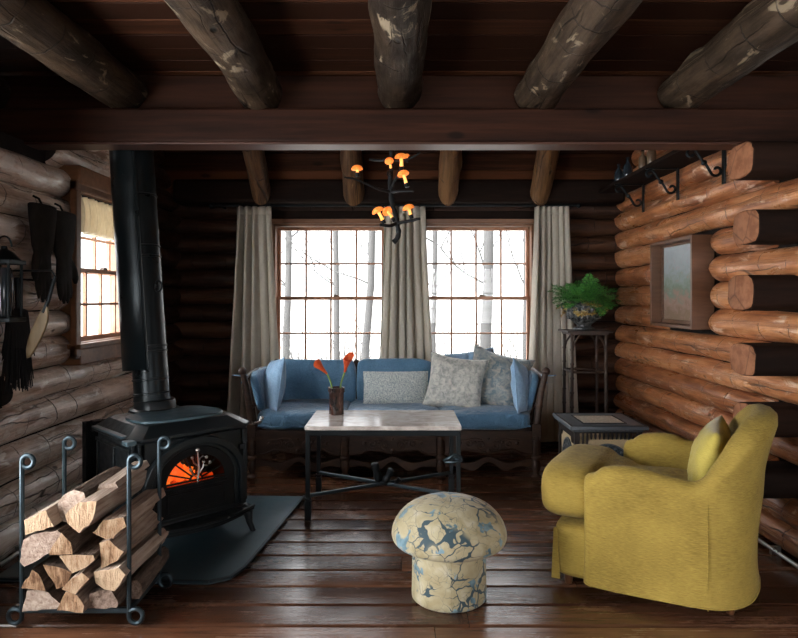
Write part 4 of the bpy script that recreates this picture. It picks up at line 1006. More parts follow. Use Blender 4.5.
# seat rails and slat deck, back frame with ball finials
mb=MB(); mb.bar((cols[0],SY1-.02,.30),(cols[3],SY1-.02,.30),.04,.09); 
for x in (cols[0],cols[3]): mb.bar((x,SY0,.30),(x,SY1,.30),.04,.09)
mb.box((-.035,5.0,.345),(2.03,.72,.02)); mb.build('seat_frame',M['sofa_wood'],sf,world=True,bevel=.004)
mb=MB()
for x in (cols[0]*.99,-.365,.305,cols[3]*.99):
    mb.tube([(x,SY1-.01,.30),(x,SY1+.04,.55),(x,SY1+.075,.735)],[.024,.022,.018],12); mb.ball((x,SY1+.078,.752),.026,14,10)
mb.bar((cols[0],SY1+.04,.60),(cols[3],SY1+.04,.60),.03,.04); mb.bar((cols[0],SY1+.06,.69),(cols[3],SY1+.06,.69),.028,.04)
mb.build('back_frame',M['sofa_wood'],sf,world=True,bevel=.004)
for s,x in ((-1,cols[0]),(1,cols[3])):
    mb=MB()
    top=Vector((x+s*.070,SY0+.02,.752)); 
    mb.tube(catmull([(x,SY0,.36),(x+s*.012,SY0,.45),(x+s*.035,SY0+.01,.60),tuple(top)],6),[.026]*7+[.024]*6+[.022]*6,14)
    mb.lathe([(.027,-.01),(.03,.0),(.027,.012)],(x+s*.02,SY0+.005,.52),16)
    mb.ball(tuple(top+Vector((s*.006,0,.016))),.030,14,10)
    mb.tube([(x+s*.06,SY0+.02,.72),(x+s*.07,5.0,.735),(x*.99,SY1+.06,.72)],[.016,.016,.016],10)
    mb.tube([(x+s*.02,SY0+.02,.50),(x+s*.02,5.0,.50),(x*.99,SY1+.02,.50)],.014,10)
    for k in range(1,6):
        y=SY0+(SY1-SY0)*k/6; mb.tube([(x,y,.34),(x+s*.055,y,.72)],.012,8)
    mb.build('arm_frame',M['sofa_wood'],sf,world=True)
# seat cushions and back cushions
for i in range(3):
    a,b=cols[i]+(.02 if i==0 else .0),cols[i+1]-(.02 if i==2 else 0)
    mb=MB(); rbox(mb,((a+b)/2,4.975,.408),(b-a+.012,.75,.135),0,n=6,puff=.14,seed=i*7,wr=.012)
    sc=mb.build('seat_cushion',M['denim'],sf,world=True,sharp=80)
    mb=MB(); mb.tube([(a+.02+(b-a-.04)*k/12,SY0-.012+.004*math.sin(k*1.7+i),.375+.006*math.sin(k*2+i)) for k in range(13)],.006,6); mb.build('piping',M['denim'],sc,world=True)
for i in range(3):
    a,b=((-1.04,-.355),(-.345,.285),(.295,.97))[i]
    mb=MB(); rbox(mb,(0,0,0),(b-a,.19,.37),0,n=9,puff=.0,seed=20+i*7,wr=.012)
    R=Matrix.Rotation(math.radians(-12),3,'X'); 
    for k,v in enumerate(mb.v): mb.v[k]=R@v+Vector(((a+b)/2,5.275,.605))
    mb.build('back_cushion',M['denim'],sf,world=True,sharp=80)
# pads tied to the arms
for s,x in ((-1,cols[0]),(1,cols[3])):
    mb=MB(); rbox(mb,(0,0,0),(.07,.62,.30),0,n=5,seed=40+s,wr=.012)
    R=Matrix.Rotation(s*math.radians(11),3,'Y')
    for k,v in enumerate(mb.v): mb.v[k]=R@v+Vector((x-s*.035+s*.03,5.02,.60))
    pad=mb.build('arm_pad',M['denim'],sf,world=True,sharp=80)
    mb=MB(); mb.tube([(x+s*.05,SY0+.06,.735),(x+s*.10,SY0+.03,.735),(x+s*.15,SY0+.02,.74)],.005,6); mb.tube([(x+s*.05,SY0+.06,.73),(x+s*.09,SY0+.04,.68)],.005,6)
    for k,v in enumerate(mb.v): mb.v[k]=v-Vector(sf.location)
    mb.build('tie',M['denim_pale'],pad)
# loose cushions
G='loose cushions on the sofa'
cushion('cushion',M['denim_pale'],(-.955,4.88,.635),(math.radians(-10),math.radians(-8),math.radians(-66)),.44,.40,.14,'plain blue cushion leaning in the sofa corner nearest the stove',G,1)
cushion('cushion',M['denim_pale'],(.925,4.82,.620),(math.radians(-8),math.radians(14),math.radians(66)),.40,.40,.12,'plain pale blue cushion leaning against the sofa arm by the side table',G,2)
cushion('cushion',M['lumbar'],(-.025,5.02,.588),(math.radians(-14),0,math.radians(2)),.51,.27,.13,'oblong grey woven cushion in the middle of the sofa',G,3,pinch=.03)
cushion('cushion',M['silver'],(.435,4.93,.645),(math.radians(-20),math.radians(7),math.radians(-12)),.46,.44,.15,'silvery velvet square cushion just beside the oblong one',G,4,pinch=.13)
cushion('cushion',M['greyv'],(.755,5.0,.655),(math.radians(-18),math.radians(13),math.radians(-24)),.50,.47,.17,'large grey-blue velvet cushion overlapping the pale blue corner cushion',G,5,pinch=.14)
cushion('cushion',M['denim_pale'],(.60,5.15,.665),(math.radians(-10),math.radians(-8),math.radians(4)),.40,.42,.09,'pale blue cushion mostly hidden behind the velvet cushions',G,6)

# ------------------------------------------------------------------ coffee table, vase
TX0,TX1,TY0,TY1,TZ=-.552,.366,3.735,4.275,.551
ct=thing('coffee_table','low table with pale stone top on black iron legs','table',((TX0+TX1)/2,(TY0+TY1)/2,0))
mb=MB(); mb.box(((TX0+TX1)/2,(TY0+TY1)/2,TZ-.012),(TX1-TX0,TY1-TY0,.024)); mb.build('table_top',M['stone'],ct,world=True,bevel=.003)
mb=MB(); lx0,lx1,ly0,ly1=TX0+.018,TX1-.018,TY0+.018,TY1-.018
for y in (ly0,ly1): mb.bar((lx0,y,TZ-.041),(lx1,y,TZ-.041),.03,.032)
for x in (lx0,lx1): mb.bar((x,ly0,TZ-.041),(x,ly1,TZ-.041),.03,.032)
mb.build('frame',M['black_iron'],ct,world=True,bevel=.002)
for x in (lx0,lx1):
    for y in (ly0,ly1):
        mb=MB(); mb.box((x,y,.26),(.026,.026,.52)); mb.box((x,y,.055),(.038,.038,.11)); mb.box((x,y,.125),(.040,.040,.014)); mb.build('leg',M['black_iron'],ct,world=True,bevel=.003)
mb=MB(); mb.bar((lx0,ly0,.14),(lx1,ly1,.14),.020,.020); mb.bar((lx0,ly1,.14),(lx1,ly0,.14),.020,.020); mb.build('cross_stretcher',M['blue_iron'],ct,world=True,bevel=.003)
cx,cy=(TX0+TX1)/2,(TY0+TY1)/2
mb=MB()
def cone(p,d,L,r):
    d=Vector(d).normalized(); ax=d.to_track_quat('Z','Y').to_matrix()
    mb.lathe([(r*.45,0),(r*.9,L*.12),(r,L*.3),(r*.72,L*.5),(r*.8,L*.62),(r*1.0,L*.78),(r*.9,L*.93),(r*.4,L)],p,14,axis=ax)
cone((cx-.03,cy,.15),(-.28,0,1),.125,.028); cone((cx+.0,cy-.01,.145),(.55,-.1,1),.105,.025); cone((cx+.07,cy-.02,.145),(.6,0,.6),.045,.018)
mb.ball((cx,cy,.145),.030,12,8,(1.4,1,.7)); mb.build('pine_cone_ornament',M['black_iron'],ct,world=True)
mb=MB(); px,py=lx1,ly0+.01
mb.tube(catmull([(px+.02,py-.02,.36),(px-.02,py-.025,.385),(px-.06,py-.02,.36),(px-.085,py,.345)],6),.010,8); mb.tube(catmull([(px+.02,py-.02,.35),(px-.03,py-.02,.34),(px-.075,py,.335)],6),.008,8)
mb.tube([(px+.022*math.cos(2*PI*k/16),py+.022*math.sin(2*PI*k/16),.355) for k in range(16)],.010,6,closed=True)
mb.build('leaf_clasp',M['blue_iron'],ct,world=True)
vs=thing('vase','squarish brown and black glazed vase standing on the stone table','vase',(-.403,4.12,TZ))
mb=MB()
def sqring(h,z,rot=.25):
    return [(h*math.copysign(abs(math.cos(a))**.45,math.cos(a)),h*math.copysign(abs(math.sin(a))**.45,math.sin(a)),z) for a in [2*PI*k/32 for k in range(32)]]
R=[]
for h,z in ((.036,0),(.041,.004),(.040,.05),(.041,.1),(.042,.14),(.046,.150),(.047,.172),(.040,.174),(.036,.165),(.035,.05),(.02,.045)):
    R.append([mb.vert((Matrix.Rotation(.5,3,'Z')@Vector(p)),0,(p[0],p[2])) for p in sqring(h,z)])
for a,b in zip(R,R[1:]):
    for k in range(32): mb.face((a[k],a[(k+1)%32],b[(k+1)%32],b[k]))
mb.face(R[0]); mb.face(R[-1]); mb.build('body',M['glaze'],vs)
mb=MB()
for z in (.150,.172): mb.tube([Matrix.Rotation(.5,3,'Z')@Vector(p) for p in sqring(.046,z)],.003,6,closed=True)
mb.build('rim',M['glaze'],vs)
def lily(p0,p1,p2,d,label):
    r=thing('calla_lily',label,'flower',p0,0,'calla lilies in the vase'); o=Vector(p0)
    mb=MB(); pts=catmull([Vector(p0)-o,Vector(p1)-o,Vector(p2)-o],8); mb.tube(pts,[.0055]*len(pts),8); mb.build('stem',M['green'],r)
    d=Vector(d).normalized(); ax=d.to_track_quat('Z','Y').to_matrix(); c=Vector(p2)-o; mb=MB()
    def fn(u,v):
        a=2*PI*u; rr=.006+.028*v**1.6; z=.095*v+.035*v*v*max(0,math.cos(a))-.012*v*(1-math.cos(a))*.5
        rr*=1+.25*v*max(0,math.cos(a)); p=ax@Vector((rr*math.cos(a),rr*math.sin(a)*.8,z)); return tuple(c+p)
    mb.grid(fn,28,12,wrapu=True); ob=mb.build('bloom',M['lily'],r,sharp=80); ob.modifiers.new('s','SOLIDIFY').thickness=.0015
    mb=MB(); mb.tube([c+d*.02,c+d*.07],[.005,.003],8); mb.build('spadix',M['lamp_cap'] if False else M['tan_wood'],r)
lily((-.42,4.115,TZ+.06),(-.435,4.115,TZ+.19),(-.462,4.11,TZ+.262),(-.55,-.25,.62),'red calla lily leaning toward the stove, in the vase')
lily((-.388,4.125,TZ+.06),(-.375,4.12,TZ+.19),(-.350,4.12,TZ+.272),(.22,-.1,.9),'orange-red calla lily standing taller in the vase')

# ------------------------------------------------------------------ mushroom pouf
pf=thing('mushroom_pouf','mushroom shaped pouf in cream and blue marbled fabric','pouf',(.218,2.795,0))
mb=MB(); mb.lathe([(.155,0.0),(.162,.006),(.163,.03),(.161,.12),(.160,.22),(.158,.285)],(0,0,0),64); sm=mb.build('stem',M['marbled'],pf,sharp=50)
mb=MB(); mb.tube([(.1615*math.cos(-PI/2-.03),.1615*math.sin(-PI/2-.03),z) for z in (.004,.1,.25)],.0022,6); mb.build('seam',M['marbled'],sm)
mb=MB(); prof=[(.10,.238),(.16,.232),(.205,.232),(.236,.243),(.249,.265),(.249,.290),(.240,.320),(.218,.355),(.18,.389),(.13,.413),(.07,.427),(.02,.431),(1e-6,.4315)]
pp2=catmull([(a,b,0) for a,b in prof],3); mb.lathe([(max(1e-6,p.x),p.y) for p in pp2],(0,0,0),72); mb.build('cap',M['marbled'],pf,sharp=80)

# ------------------------------------------------------------------ armchair
AR=math.radians(-29)
ac=thing('armchair','mustard yellow upholstered armchair with skirted base','armchair',(1.235,3.012,0),AR)
# U-shaped shell: centre path, height, thickness and backward lean along it
U=[(-.240,-.372,.525,.115,.0),(-.20,-.374,.556,.115,.0),(-.12,-.378,.572,.115,.0),(-.03,-.378,.570,.11,.0),(.09,-.374,.550,.105,.0),(.19,-.362,.548,.105,.008),(.26,-.338,.63,.105,.03),(.322,-.29,.735,.11,.055),(.368,-.205,.80,.12,.07),(.390,-.09,.822,.125,.075),(.393,0,.826,.125,.075)]
U=U+[(a+(.06 if b<-.33 and a<0 else 0),-b,c+(.03 if a<.2 else 0),d,e) for a,b,c,d,e in reversed(U[:-1])]
pts=[]
def cm(vals,n):
    out=[]; P=[vals[0]]+list(vals)+[vals[-1]]
    for i in range(1,len(P)-2):
        for k in range(n):
            t=k/n; out.append(tuple(.5*((2*b)+(c-a)*t+(2*a-5*b+4*c-d)*t*t+(3*b-a-3*c+d)*t**3) for a,b,c,d in zip(P[i-1],P[i],P[i+1],P[i+2])))
    out.append(vals[-1]); return out
S=cm(U,6); N_=len(S)
mb=MB(); rings=[]
def section(i,ext=0.0,shr=1.0):
    x,y,h,th,ln=S[i]; a=S[max(0,i-1)]; b=S[min(N_-1,i+1)]
    d=Vector((b[0]-a[0],b[1]-a[1],0)).normalized(); out=Vector((d.y,-d.x,0))
    z0=.285; prof=[]
    skirt=.042
    for z,o in ((skirt,.012),(skirt+.02,.010),(.12,.002),(.2,-.002),(.28,-.002),(.36,0),(.44,.003)): prof.append((o+ln*(z/h)**2,z))
    hh=h-th*.45
    if hh>.50: prof.append((ln*(.5/h)**2+.004,.47+(hh-.47)*.35)); prof.append((ln*(.7)+.004,.47+(hh-.47)*.7))
    for k in range(0,9):
        an=PI*k/8; prof.append((ln*1.0-th/2+th/2*math.cos(an)+.003,hh+th*.45*math.sin(an)))
    for z in (hh-.05,hh*.85,.44,.38,.30): 
        if z<hh: prof.append((ln*(z/h)**2-th,z))
    prof.append((-th,.22))
    c_o=-th/2; c_z=.30
    ring=[]
    for o,z in prof:
        oo=c_o+(o-c_o)*shr; 
        zz=z if z<.3 else .3+(z-.3)*(1-(1-shr)*.22)
        wr=mn.noise(Vector((x*4,y*4,z*5)))*.006
        p=Vector((x,y,0))+out*(oo+wr)+d*ext; ring.append((p.x,p.y,zz))
    return ring
def emitring(r): return [mb.vert(p,0,(p[0],p[2])) for p in r]
RG=[]
for e,sh_ in ((-.045,.30),(-.040,.62),(-.028,.85),(-.012,.97)): RG.append(section(0,e,sh_))
for i in range(N_): RG.append(section(i))
for e,sh_ in ((.012,.97),(.028,.85),(.040,.62),(.045,.30)): RG.append(section(N_-1,e,sh_))
mm=min(len(r) for r in RG)
# resample every ring to the same count by arc length
def resamp(r,n=44):
    P=[Vector(p) for p in r]; D=[0]
    for a,b in zip(P,P[1:]): D.append(D[-1]+(b-a).length)
    out=[]; j=0
    for k in range(n):
        t=D[-1]*k/(n-1)
        while j<len(D)-2 and D[j+1]<t: j+=1
        f=(t-D[j])/max(1e-9,D[j+1]-D[j]); out.append(tuple(P[j].lerp(P[j+1],min(1,f))))
    return out
ids=[emitring(resamp(r)) for r in RG]; n=len(ids[0])
for a,b in zip(ids,ids[1:]):
    for k in range(n-1): mb.face((a[k],a[k+1],b[k+1],b[k]))
    mb.face((a[n-1],a[0],b[0],b[n-1]))
mb.face(ids[0]); mb.face(ids[-1])
body=mb.build('body',M['mustard'],ac,sharp=70)
# seams and welts
def seam(i0,z0,z1,off):
    r=[];x,y,h,th,ln=S[i0]; a=S[i0-1]; b=S[i0+1]; d=Vector((b[0]-a[0],b[1]-a[1],0)).normalized(); out=Vector((d.y,-d.x,0))
    for k in range(16):
        z=z0+(z1-z0)*k/15; o=ln*(z/h)**2+(.012 if z<.06 else .003)+off; r.append(Vector((x,y,0))+out*o+Vector((0,0,z)))
    return r
mb=MB(); i0=next(i for i,s in enumerate(S) if s[0]>.215)
mb.tube(seam(i0,.035,.53,.0),.0035,6); j0=N_-1-i0; mb.tube(seam(j0,.035,.53,.0),.0035,6)
mb.tube([Vector(r[0])+Vector((0,0,.003)) for r in RG[3:-3]],.004,6)
mb.build('piping',M['mustard'],body)
# base under the seat with pleated skirt corner
mb=MB(); rbox(mb,(-.15,0,.155),(.56,.70,.245),0,n=9,N=24); base=mb.build('skirt',M['mustard'],ac,sharp=80)
mb=MB()
for s in (-1,1): mb=MB(); mb.prism([(-.425,.03),(-.385,.03),(-.40,.26),(-.415,.26)],s*.345,s*.353,lambda u,v,w:(u,w,v)); mb.build('pleat',M['mustard'],base,bevel=.002)
# T-shaped seat cushion, remeshed into one plump piece
mb=MB(); rbox(mb,(-.06,0,.365),(.64,.50,.20),0,n=4,puff=.10,seed=3,wr=.006); rbox(mb,(-.362,0,.402),(.30,.70,.245),0,n=3.8,puff=.06,seed=5,wr=.006); rbox(mb,(-.27,0,.39),(.30,.50,.22),0,n=4,puff=.04)
sc=mb.build('seat_cushion',M['mustard'],ac); remesh(sc,.014,14)
mb=MB(); pillow(mb,.50,.33,.16,9,.04); bc=weld(mb.build('back_cushion',M['mustard_light'],ac,sharp=80)); bc.rotation_euler=(math.radians(-14),0,math.radians(-90)); bc.location=(.205,0,.575)
for x,y in ((-.36,-.30),(-.36,.30),(.295,-.262),(.295,.262)):
    mb=MB(); mb.lathe([(.014,0),(.018,.01),(.022,.05),(.028,.06),(.028,.10)],(x,y,0),16); mb.build('foot',M['foot_wood'],ac)

# ------------------------------------------------------------------ inlaid side table
QX0,QX1,QY0,QY1,QZ=1.067,1.555,3.975,4.455,.50
sd=thing('side_table','low square inlaid table with dark arches behind the armchair','side table',((QX0+QX1)/2,(QY0+QY1)/2,0))
cx,cy=(QX0+QX1)/2,(QY0+QY1)/2; hw=(QX1-QX0)/2; hd=(QY1-QY0)/2
mb=MB(); mb.box((0,0,QZ-.012),(2*hw,2*hd,.024)); mb.box((0,0,QZ-.03),(2*hw-.05,2*hd-.05,.016)); tt=mb.build('table_top',M['slate'],sd,bevel=.004)
mb=MB(); mb.box((0,0,QZ+.001),(hw*1.05,hd*1.05,.004)); mb.build('inlay_panel',M['inlay'],tt)
mb=MB()
for s in (-1,1): mb.box((0,s*hd*.56,QZ+.001),(hw*1.16,.010,.005)); mb.box((s*hw*.56,0,QZ+.001),(.010,hd*1.16,.005)); mb.box((0,s*hd*.95,QZ+.001),(hw*1.93,.006,.004)); mb.box((s*hw*.95,0,QZ+.001),(.006,hd*1.93,.004))
mb.build('border',M['table_line'] if 'table_line' in M else M['stove_dark'],tt)
bw,bd=hw-.05,hd-.05
mb=MB()
for s in (-1,1):
    mb.box((s*(bw-.004),0,.26),(.012,2*bd,.43)); mb.box((0,s*(bd-.004),.26),(2*bw,.012,.43))
cb=mb.build('case',M['tanp'],sd)
for s in (-1,1):
    for axis in (0,1):
        mb=MB(); poly=arch(.155 if axis==0 else .13,.045,.22,.165); e=(bd if axis==0 else bw)+.004
        P=(lambda u,v,w:(u,w,v)) if axis==0 else (lambda u,v,w:(w,u,v))
        mb.prism(poly,s*(e-.003),s*(e+.003),P); ar=mb.build('arch_panel',M['archd'],sd)
        mb=MB(); rr=.155 if axis==0 else .13
        for q in (.97,.74): mb.tube([P(rr*q*math.cos(PI*k/24),.22+.165*q*math.sin(PI*k/24),s*(e+.003)) for k in range(25)],.004,6)
        for k in range(9): 
            a=PI*(k+.5)/9; mb.ball(P(rr*.86*math.cos(a),.22+.165*.86*math.sin(a),s*(e+.003)),.009,8,6)
        mb.build('arch_beading',M['slate'],ar)
mb=MB()
for sx in (-1,1):
    for sy in (-1,1): mb.box((sx*bw,sy*bd,.235),(.032,.032,.47))
mb.build('corner_post',M['spindle'],sd,bevel=.002)
mb=MB()
for s in (-1,1):
    mb.box((0,s*(bd+.012),.462),(2*bw+.04,.012,.02)); mb.box((s*(bw+.012),0,.462),(.012,2*bd+.04,.02))
    for k in range(15):
        x=-bw+.01+(2*bw-.02)*k/14; l=.075 if k in (0,1,2,12,13,14) else .042
        mb.tube([(x,s*(bd+.012),.455),(x,s*(bd+.012),.455-l*.5),(x,s*(bd+.012),.455-l)],[.006,.0085,.005],8)
        y=-bd+.01+(2*bd-.02)*k/14; mb.tube([(s*(bw+.012),y,.455),(s*(bw+.012),y,.455-l*.5),(s*(bw+.012),y,.455-l)],[.006,.0085,.005],8)
        mb.ball((x,s*(bd+.02),.474),.008,8,6); mb.ball((s*(bw+.02),y,.474),.008,8,6)
mb.build('spindle_fringe',M['spindle'],sd)

# ------------------------------------------------------------------ plant stand with fern
PX0,PX1,PY_0,PY_1,PZ=1.352,1.618,5.0,5.235,1.045
ps=thing('plant_stand','tall slender dark bamboo-style stand in the corner carrying the fern','plant stand',((PX0+PX1)/2,(PY_0+PY_1)/2,0))
mb=MB(); mb.box(((PX0+PX1)/2,(PY_0+PY_1)/2,PZ-.009),(.35,.31,.018)); mb.box(((PX0+PX1)/2,(PY_0+PY_1)/2,PZ-.026),(.30,.27,.018)); mb.build('top',M['bamboo'],ps,world=True,bevel=.004)
for x in (PX0,PX1):
    for y in (PY_0,PY_1):
        mb=MB(); prof=[(.012,0)]
        for k in range(9):
            z=(PZ-.035)*(k+1)/9; prof+=[(.0125,z-.012),(.0165,z-.004),(.0165,z),(.0125,z+.006)]
        prof=prof[:-1]; mb.lathe(prof,(x,y,0),12); mb.build('leg',M['bamboo'],ps,world=True)
for z in (.72,.30):
    for y in (PY_0,PY_1): mb=MB(); mb.tube([(PX0,y,z),((PX0+PX1)/2-.05,y,z),((PX0+PX1)/2-.045,y,z),((PX0+PX1)/2+.04,y,z),(PX1,y,z)],[.009,.009,.013,.009,.009],10); mb.build('stretcher',M['bamboo'],ps,world=True)
    for x in (PX0,PX1): mb=MB(); mb.tube([(x,PY_0,z),(x,PY_1,z)],.009,10); mb.build('stretcher',M['bamboo'],ps,world=True)
for y in (PY_0,PY_1):
    for x,s in ((PX0,1),(PX1,-1)): mb=MB(); mb.tube([(x,y,.88),(x+s*.02,y,.95),(x+s*.06,y,1.01)],.008,8); mb.build('corner_brace',M['bamboo'],ps,world=True)
fp=thing('potted_fern','feathery green fern in a dark silvery bowl on the tall stand','plant',(1.475,5.11,PZ))
mb=MB(); mb.lathe([(.075,0),(.085,.006),(.085,.016),(.055,.03),(.06,.045),(.11,.085),(.14,.13),(.148,.165),(.138,.20),(.125,.215),(.135,.228),(.128,.232),(.11,.215),(.12,.17),(.08,.15)],(0,0,0),40); mb.build('bowl',M['bowl'],fp)
mb=MB()
for k in range(18):
    a=2*PI*k/18; mb.ball((.145*math.cos(a),.145*math.sin(a),.165),.016,8,6,(1,1,1.5)); mb.ball((.122*math.cos(a+.17),.122*math.sin(a+.17),.105),.013,8,6,(1,1,1.4))
for s in (-1,1): mb.tube(spiral((s*.155,0,.19),.03,.012,0,2.6*PI,20,(1,0,0),(0,0,1)),.007,8)
mb.build('bowl_relief',M['bowl'],fp)
mb=MB(); mb.lathe([(.12,.19),(.06,.20),(1e-6,.205)],(0,0,0),24); mb.build('soil',M['stove_dark'],fp)
def fronds(count,seed,lo,hi,mat,name,up,L0,L1,dens=26,spread=1.0):
    rnd=random.Random(seed); mb=MB()
    for i in range(count):
        a=rnd.uniform(0,2*PI); el=rnd.uniform(*up); L=rnd.uniform(L0,L1); d=Vector((math.cos(a)*math.cos(el),math.sin(a)*math.cos(el)*.8,math.sin(el)))
        p=Vector((.06*math.cos(a),.06*math.sin(a),.20)); pts=[p]; droop=rnd.uniform(.10,.2)
        for k in range(8):
            d=(d+Vector((0,0,-droop))+Vector((rnd.uniform(-.06,.06),rnd.uniform(-.06,.06),0))).normalized(); pts.append(pts[-1]+d*L/8)
        mb.tube(pts,[.0028*(1-.09*k) for k in range(9)],4,False,t=rnd.uniform(lo,hi)*.6)
        fine=catmull(pts,4); m=len(fine)
        for k in range(3,m):
            f=k/m; w=.055*math.sin(PI*min(1,f*1.05))**.8+.008; dd=(fine[k]-fine[k-1]).normalized(); side=dd.cross(Vector((0,0,1))); side=side.normalized() if side.length>.01 else Vector((1,0,0)); nn=side.cross(dd)
            for s in (-1,1):
                t=min(1,max(0,rnd.uniform(lo,hi)))
                dirv=(side*s+dd*.55+nn*rnd.uniform(-.35,.45)).normalized(); q=fine[k]; wl=w*rnd.uniform(.7,1.15)
                # a leaflet spray: small branchlets off the rachis
                for b in range(4):
                    u=(b+.6)/4; c=q+dirv*wl*u; ld=(dirv+dd*rnd.uniform(-.8,.9)+nn*rnd.uniform(-.6,.6)).normalized(); ll=.016*rnd.uniform(.7,1.2); ww=ld.cross(nn).normalized()*.0032
                    mb.face((mb.vert(c,t),mb.vert(c+ld*ll*.5+ww,t),mb.vert(c+ld*ll,t),mb.vert(c+ld*ll*.5-ww,t)))
    return mb.build(name,M[mat],fp,sharp=80)
fronds(70,5,.2,1.0,'fern','foliage',(.45,1.5),.14,.26)
fronds(20,9,.0,1.0,'dry','dry_fronds',(-.1,.5),.10,.17)

# ------------------------------------------------------------------ mushroom branch chandelier
CHY=4.32
def cp(cx_,cy_,dy=0): # crop reading (345,145 at 6.38x) -> metres at the chandelier's depth
    return Vector((wx(345+cx_/6.38,CHY),CHY+dy,wz(145+cy_/6.38,CHY)))
ch=thing('chandelier','dark twisted branch chandelier with glowing amber mushroom lamps','chandelier',tuple(Vector((cp(300,0).x,CHY,roof_z(CHY)-.02))))
o=Vector(ch.location)
mb=MB(); trunk=[Vector((cp(300,0).x,CHY,roof_z(CHY)-.02)),Vector((cp(300,0).x,CHY,2.9)),cp(300,0),cp(300,60),cp(296,150,.01),cp(288,230),cp(292,300),cp(302,380,-.01),cp(322,440),cp(330,500),cp(342,560),cp(330,600),cp(308,622)]
q=catmull(trunk,5); mb.tube([p-o for p in q],[.017+.007*mn.noise(Vector((i*.5,0,0))) for i in range(len(q))],10); mb.lathe([(.055,-.03),(.06,-.012),(.06,0)],(0,0,0),24)
trk=mb.build('trunk',M['stove_dark'],ch)
def branch(pts,r0,r1):
    mb=MB(); q=catmull(pts,6); n=len(q); mb.tube([p-o+Vector((0,0,.004*mn.noise(Vector((i*.8,r0*90,0))))) for i,p in enumerate(q)],[r0+(r1-r0)*i/n+.002*mn.noise(Vector((i*.9,2,0))) for i in range(n)],8); mb.build('branch',M['stove_dark'],ch)
branch([cp(290,300),cp(210,292,-.08),cp(130,262,-.12),cp(60,240,-.15),cp(8,236,-.16)],.011,.005)
branch([cp(290,302),cp(350,305,-.06),cp(435,312,-.12)],.011,.006)
branch([cp(300,80),cp(230,86,.06),cp(150,72,.10)],.011,.007); branch([cp(300,95),cp(370,108,-.05),cp(430,95,-.08),cp(475,70,-.1)],.011,.006)
branch([cp(292,285),cp(312,245,-.05),cp(350,205,-.1),cp(385,196,-.12)],.010,.006)
branch([cp(330,498),cp(290,520,-.05),cp(225,518,-.08)],.013,.009); branch([cp(330,498),cp(400,492,-.05),cp(475,480,-.09)],.013,.009)
branch([cp(292,200),cp(278,180,-.05),cp(272,205,-.08)],.008,.006)
def mush(cap,base,r,seed):
    cap=cap-o; base=base-o; d=(cap-base).normalized(); ax=d.to_track_quat('Z','Y').to_matrix()
    mb=MB(); mb.lathe([(r*.85,-.004),(r,.0),(r*.97,r*.18),(r*.75,r*.5),(r*.4,r*.68),(1e-6,r*.74)],cap,20,axis=ax); mb.lathe([(1e-6,.004),(r*.5,.001),(r*.97,-.002)],cap,20,axis=ax); k=mb.build('lamp_cap',M['lamp_cap'],ch)
    mb=MB(); mb.tube([base,(base+cap)/2+Vector((.002,0,0)),cap+d*.006],[r*.30,r*.24,r*.27],12); mb.build('lamp_stem',M['lamp_stem'],ch)
    mb=MB(); mb.tube([base-d*.022,base+d*.004],[r*.34,r*.36],12); mb.build('lamp_holder',M['stove_dark'],ch)
mush(cp(85,180,-.13),cp(86,205,-.13),.038,1)
mush(cp(358,95,-.06),cp(360,150,-.05),.044,2)
mush(cp(395,58,.05),cp(397,80,.05),.018,3)
mush(cp(283,118,-.07),cp(292,150,-.02),.030,4)
mush(cp(372,208,-.10),cp(390,268,-.11),.040,5)
mush(cp(215,438,-.10),cp(243,492,-.09),.042,6)
mush(cp(272,420,.04),cp(305,470,.0),.038,7)
mush(cp(404,415,-.07),cp(418,455,-.06),.040,8)

# ------------------------------------------------------------------ shelf on scroll brackets, things standing on it
SX0=1.70
mb=MB(); mb.box(((SX0+XR+.02)/2,4.6,2.205),(XR+.02-SX0,2.05,.026)); tag(mb.build('wall_shelf',M['timber_dark'],bevel=.004),'dark plank shelf high on the orange log wall','shelf')
for y,l in ((3.76,'nearest to the crossing timbers'),(4.38,'in the middle under the shelf'),(5.0,'deepest in the dark corner')):
    r=thing('shelf_bracket','black wrought iron scroll bracket, '+l,'bracket',(XR-.01,y,2.19),0,'scroll brackets under the high shelf')
    mb=MB(); mb.box((-.012,0,-.11),(.010,.035,.22)); mb.build('wall_plate',M['black_iron'],r,bevel=.002)
    mb=MB(); a=spiral((-.055,0,-.14),.010,.036,PI/2+2.4*PI,PI*1.2,24,(1,0,0),(0,0,1)); b=spiral((-.205,0,-.045),.034,.010,PI*.1,PI*.1+1.9*PI,24,(1,0,0),(0,0,1))
    mb.tube(a+catmull([a[-1],Vector((-.115,0,-.11)),Vector((-.14,0,-.08)),b[0]],6)[1:-1]+b,.0085,8); mb.ball((-.128,0,-.095),.017,10,8)
    mb.bar((-.235,0,-.006),(-.01,0,-.006),.012,.010); mb.build('scroll',M['black_iron'],r)
def bottle(x,y,h,r,mat,label):
    r_=thing('bottle',label,'bottle',(x,y,2.218),0,'bottles on the high shelf'); mb=MB()
    mb.lathe([(r*.9,0),(r,.006),(r,h*.55),(r*.8,h*.66),(r*.35,h*.78),(r*.33,h*.95)],(0,0,0),18); mb.build('body',M[mat],r_)
    mb=MB(); mb.lathe([(r*.38,h*.93),(r*.38,h),(r*.2,h)],(0,0,0),14); mb.build('stopper',M['stove_dark'],r_)
bottle(1.76,4.46,.165,.032,'brown_glass','brownish bottle on the high shelf nearest the viewer')
bottle(1.76,4.62,.15,.03,'brown_glass','shorter brownish bottle on the high shelf beside the dark one')
bottle(1.77,4.95,.17,.038,'dark_glass','dark glinting bottle on the high shelf behind the brownish ones')
bottle(1.77,5.15,.16,.036,'dark_glass','dark bottle standing deepest on the high shelf')

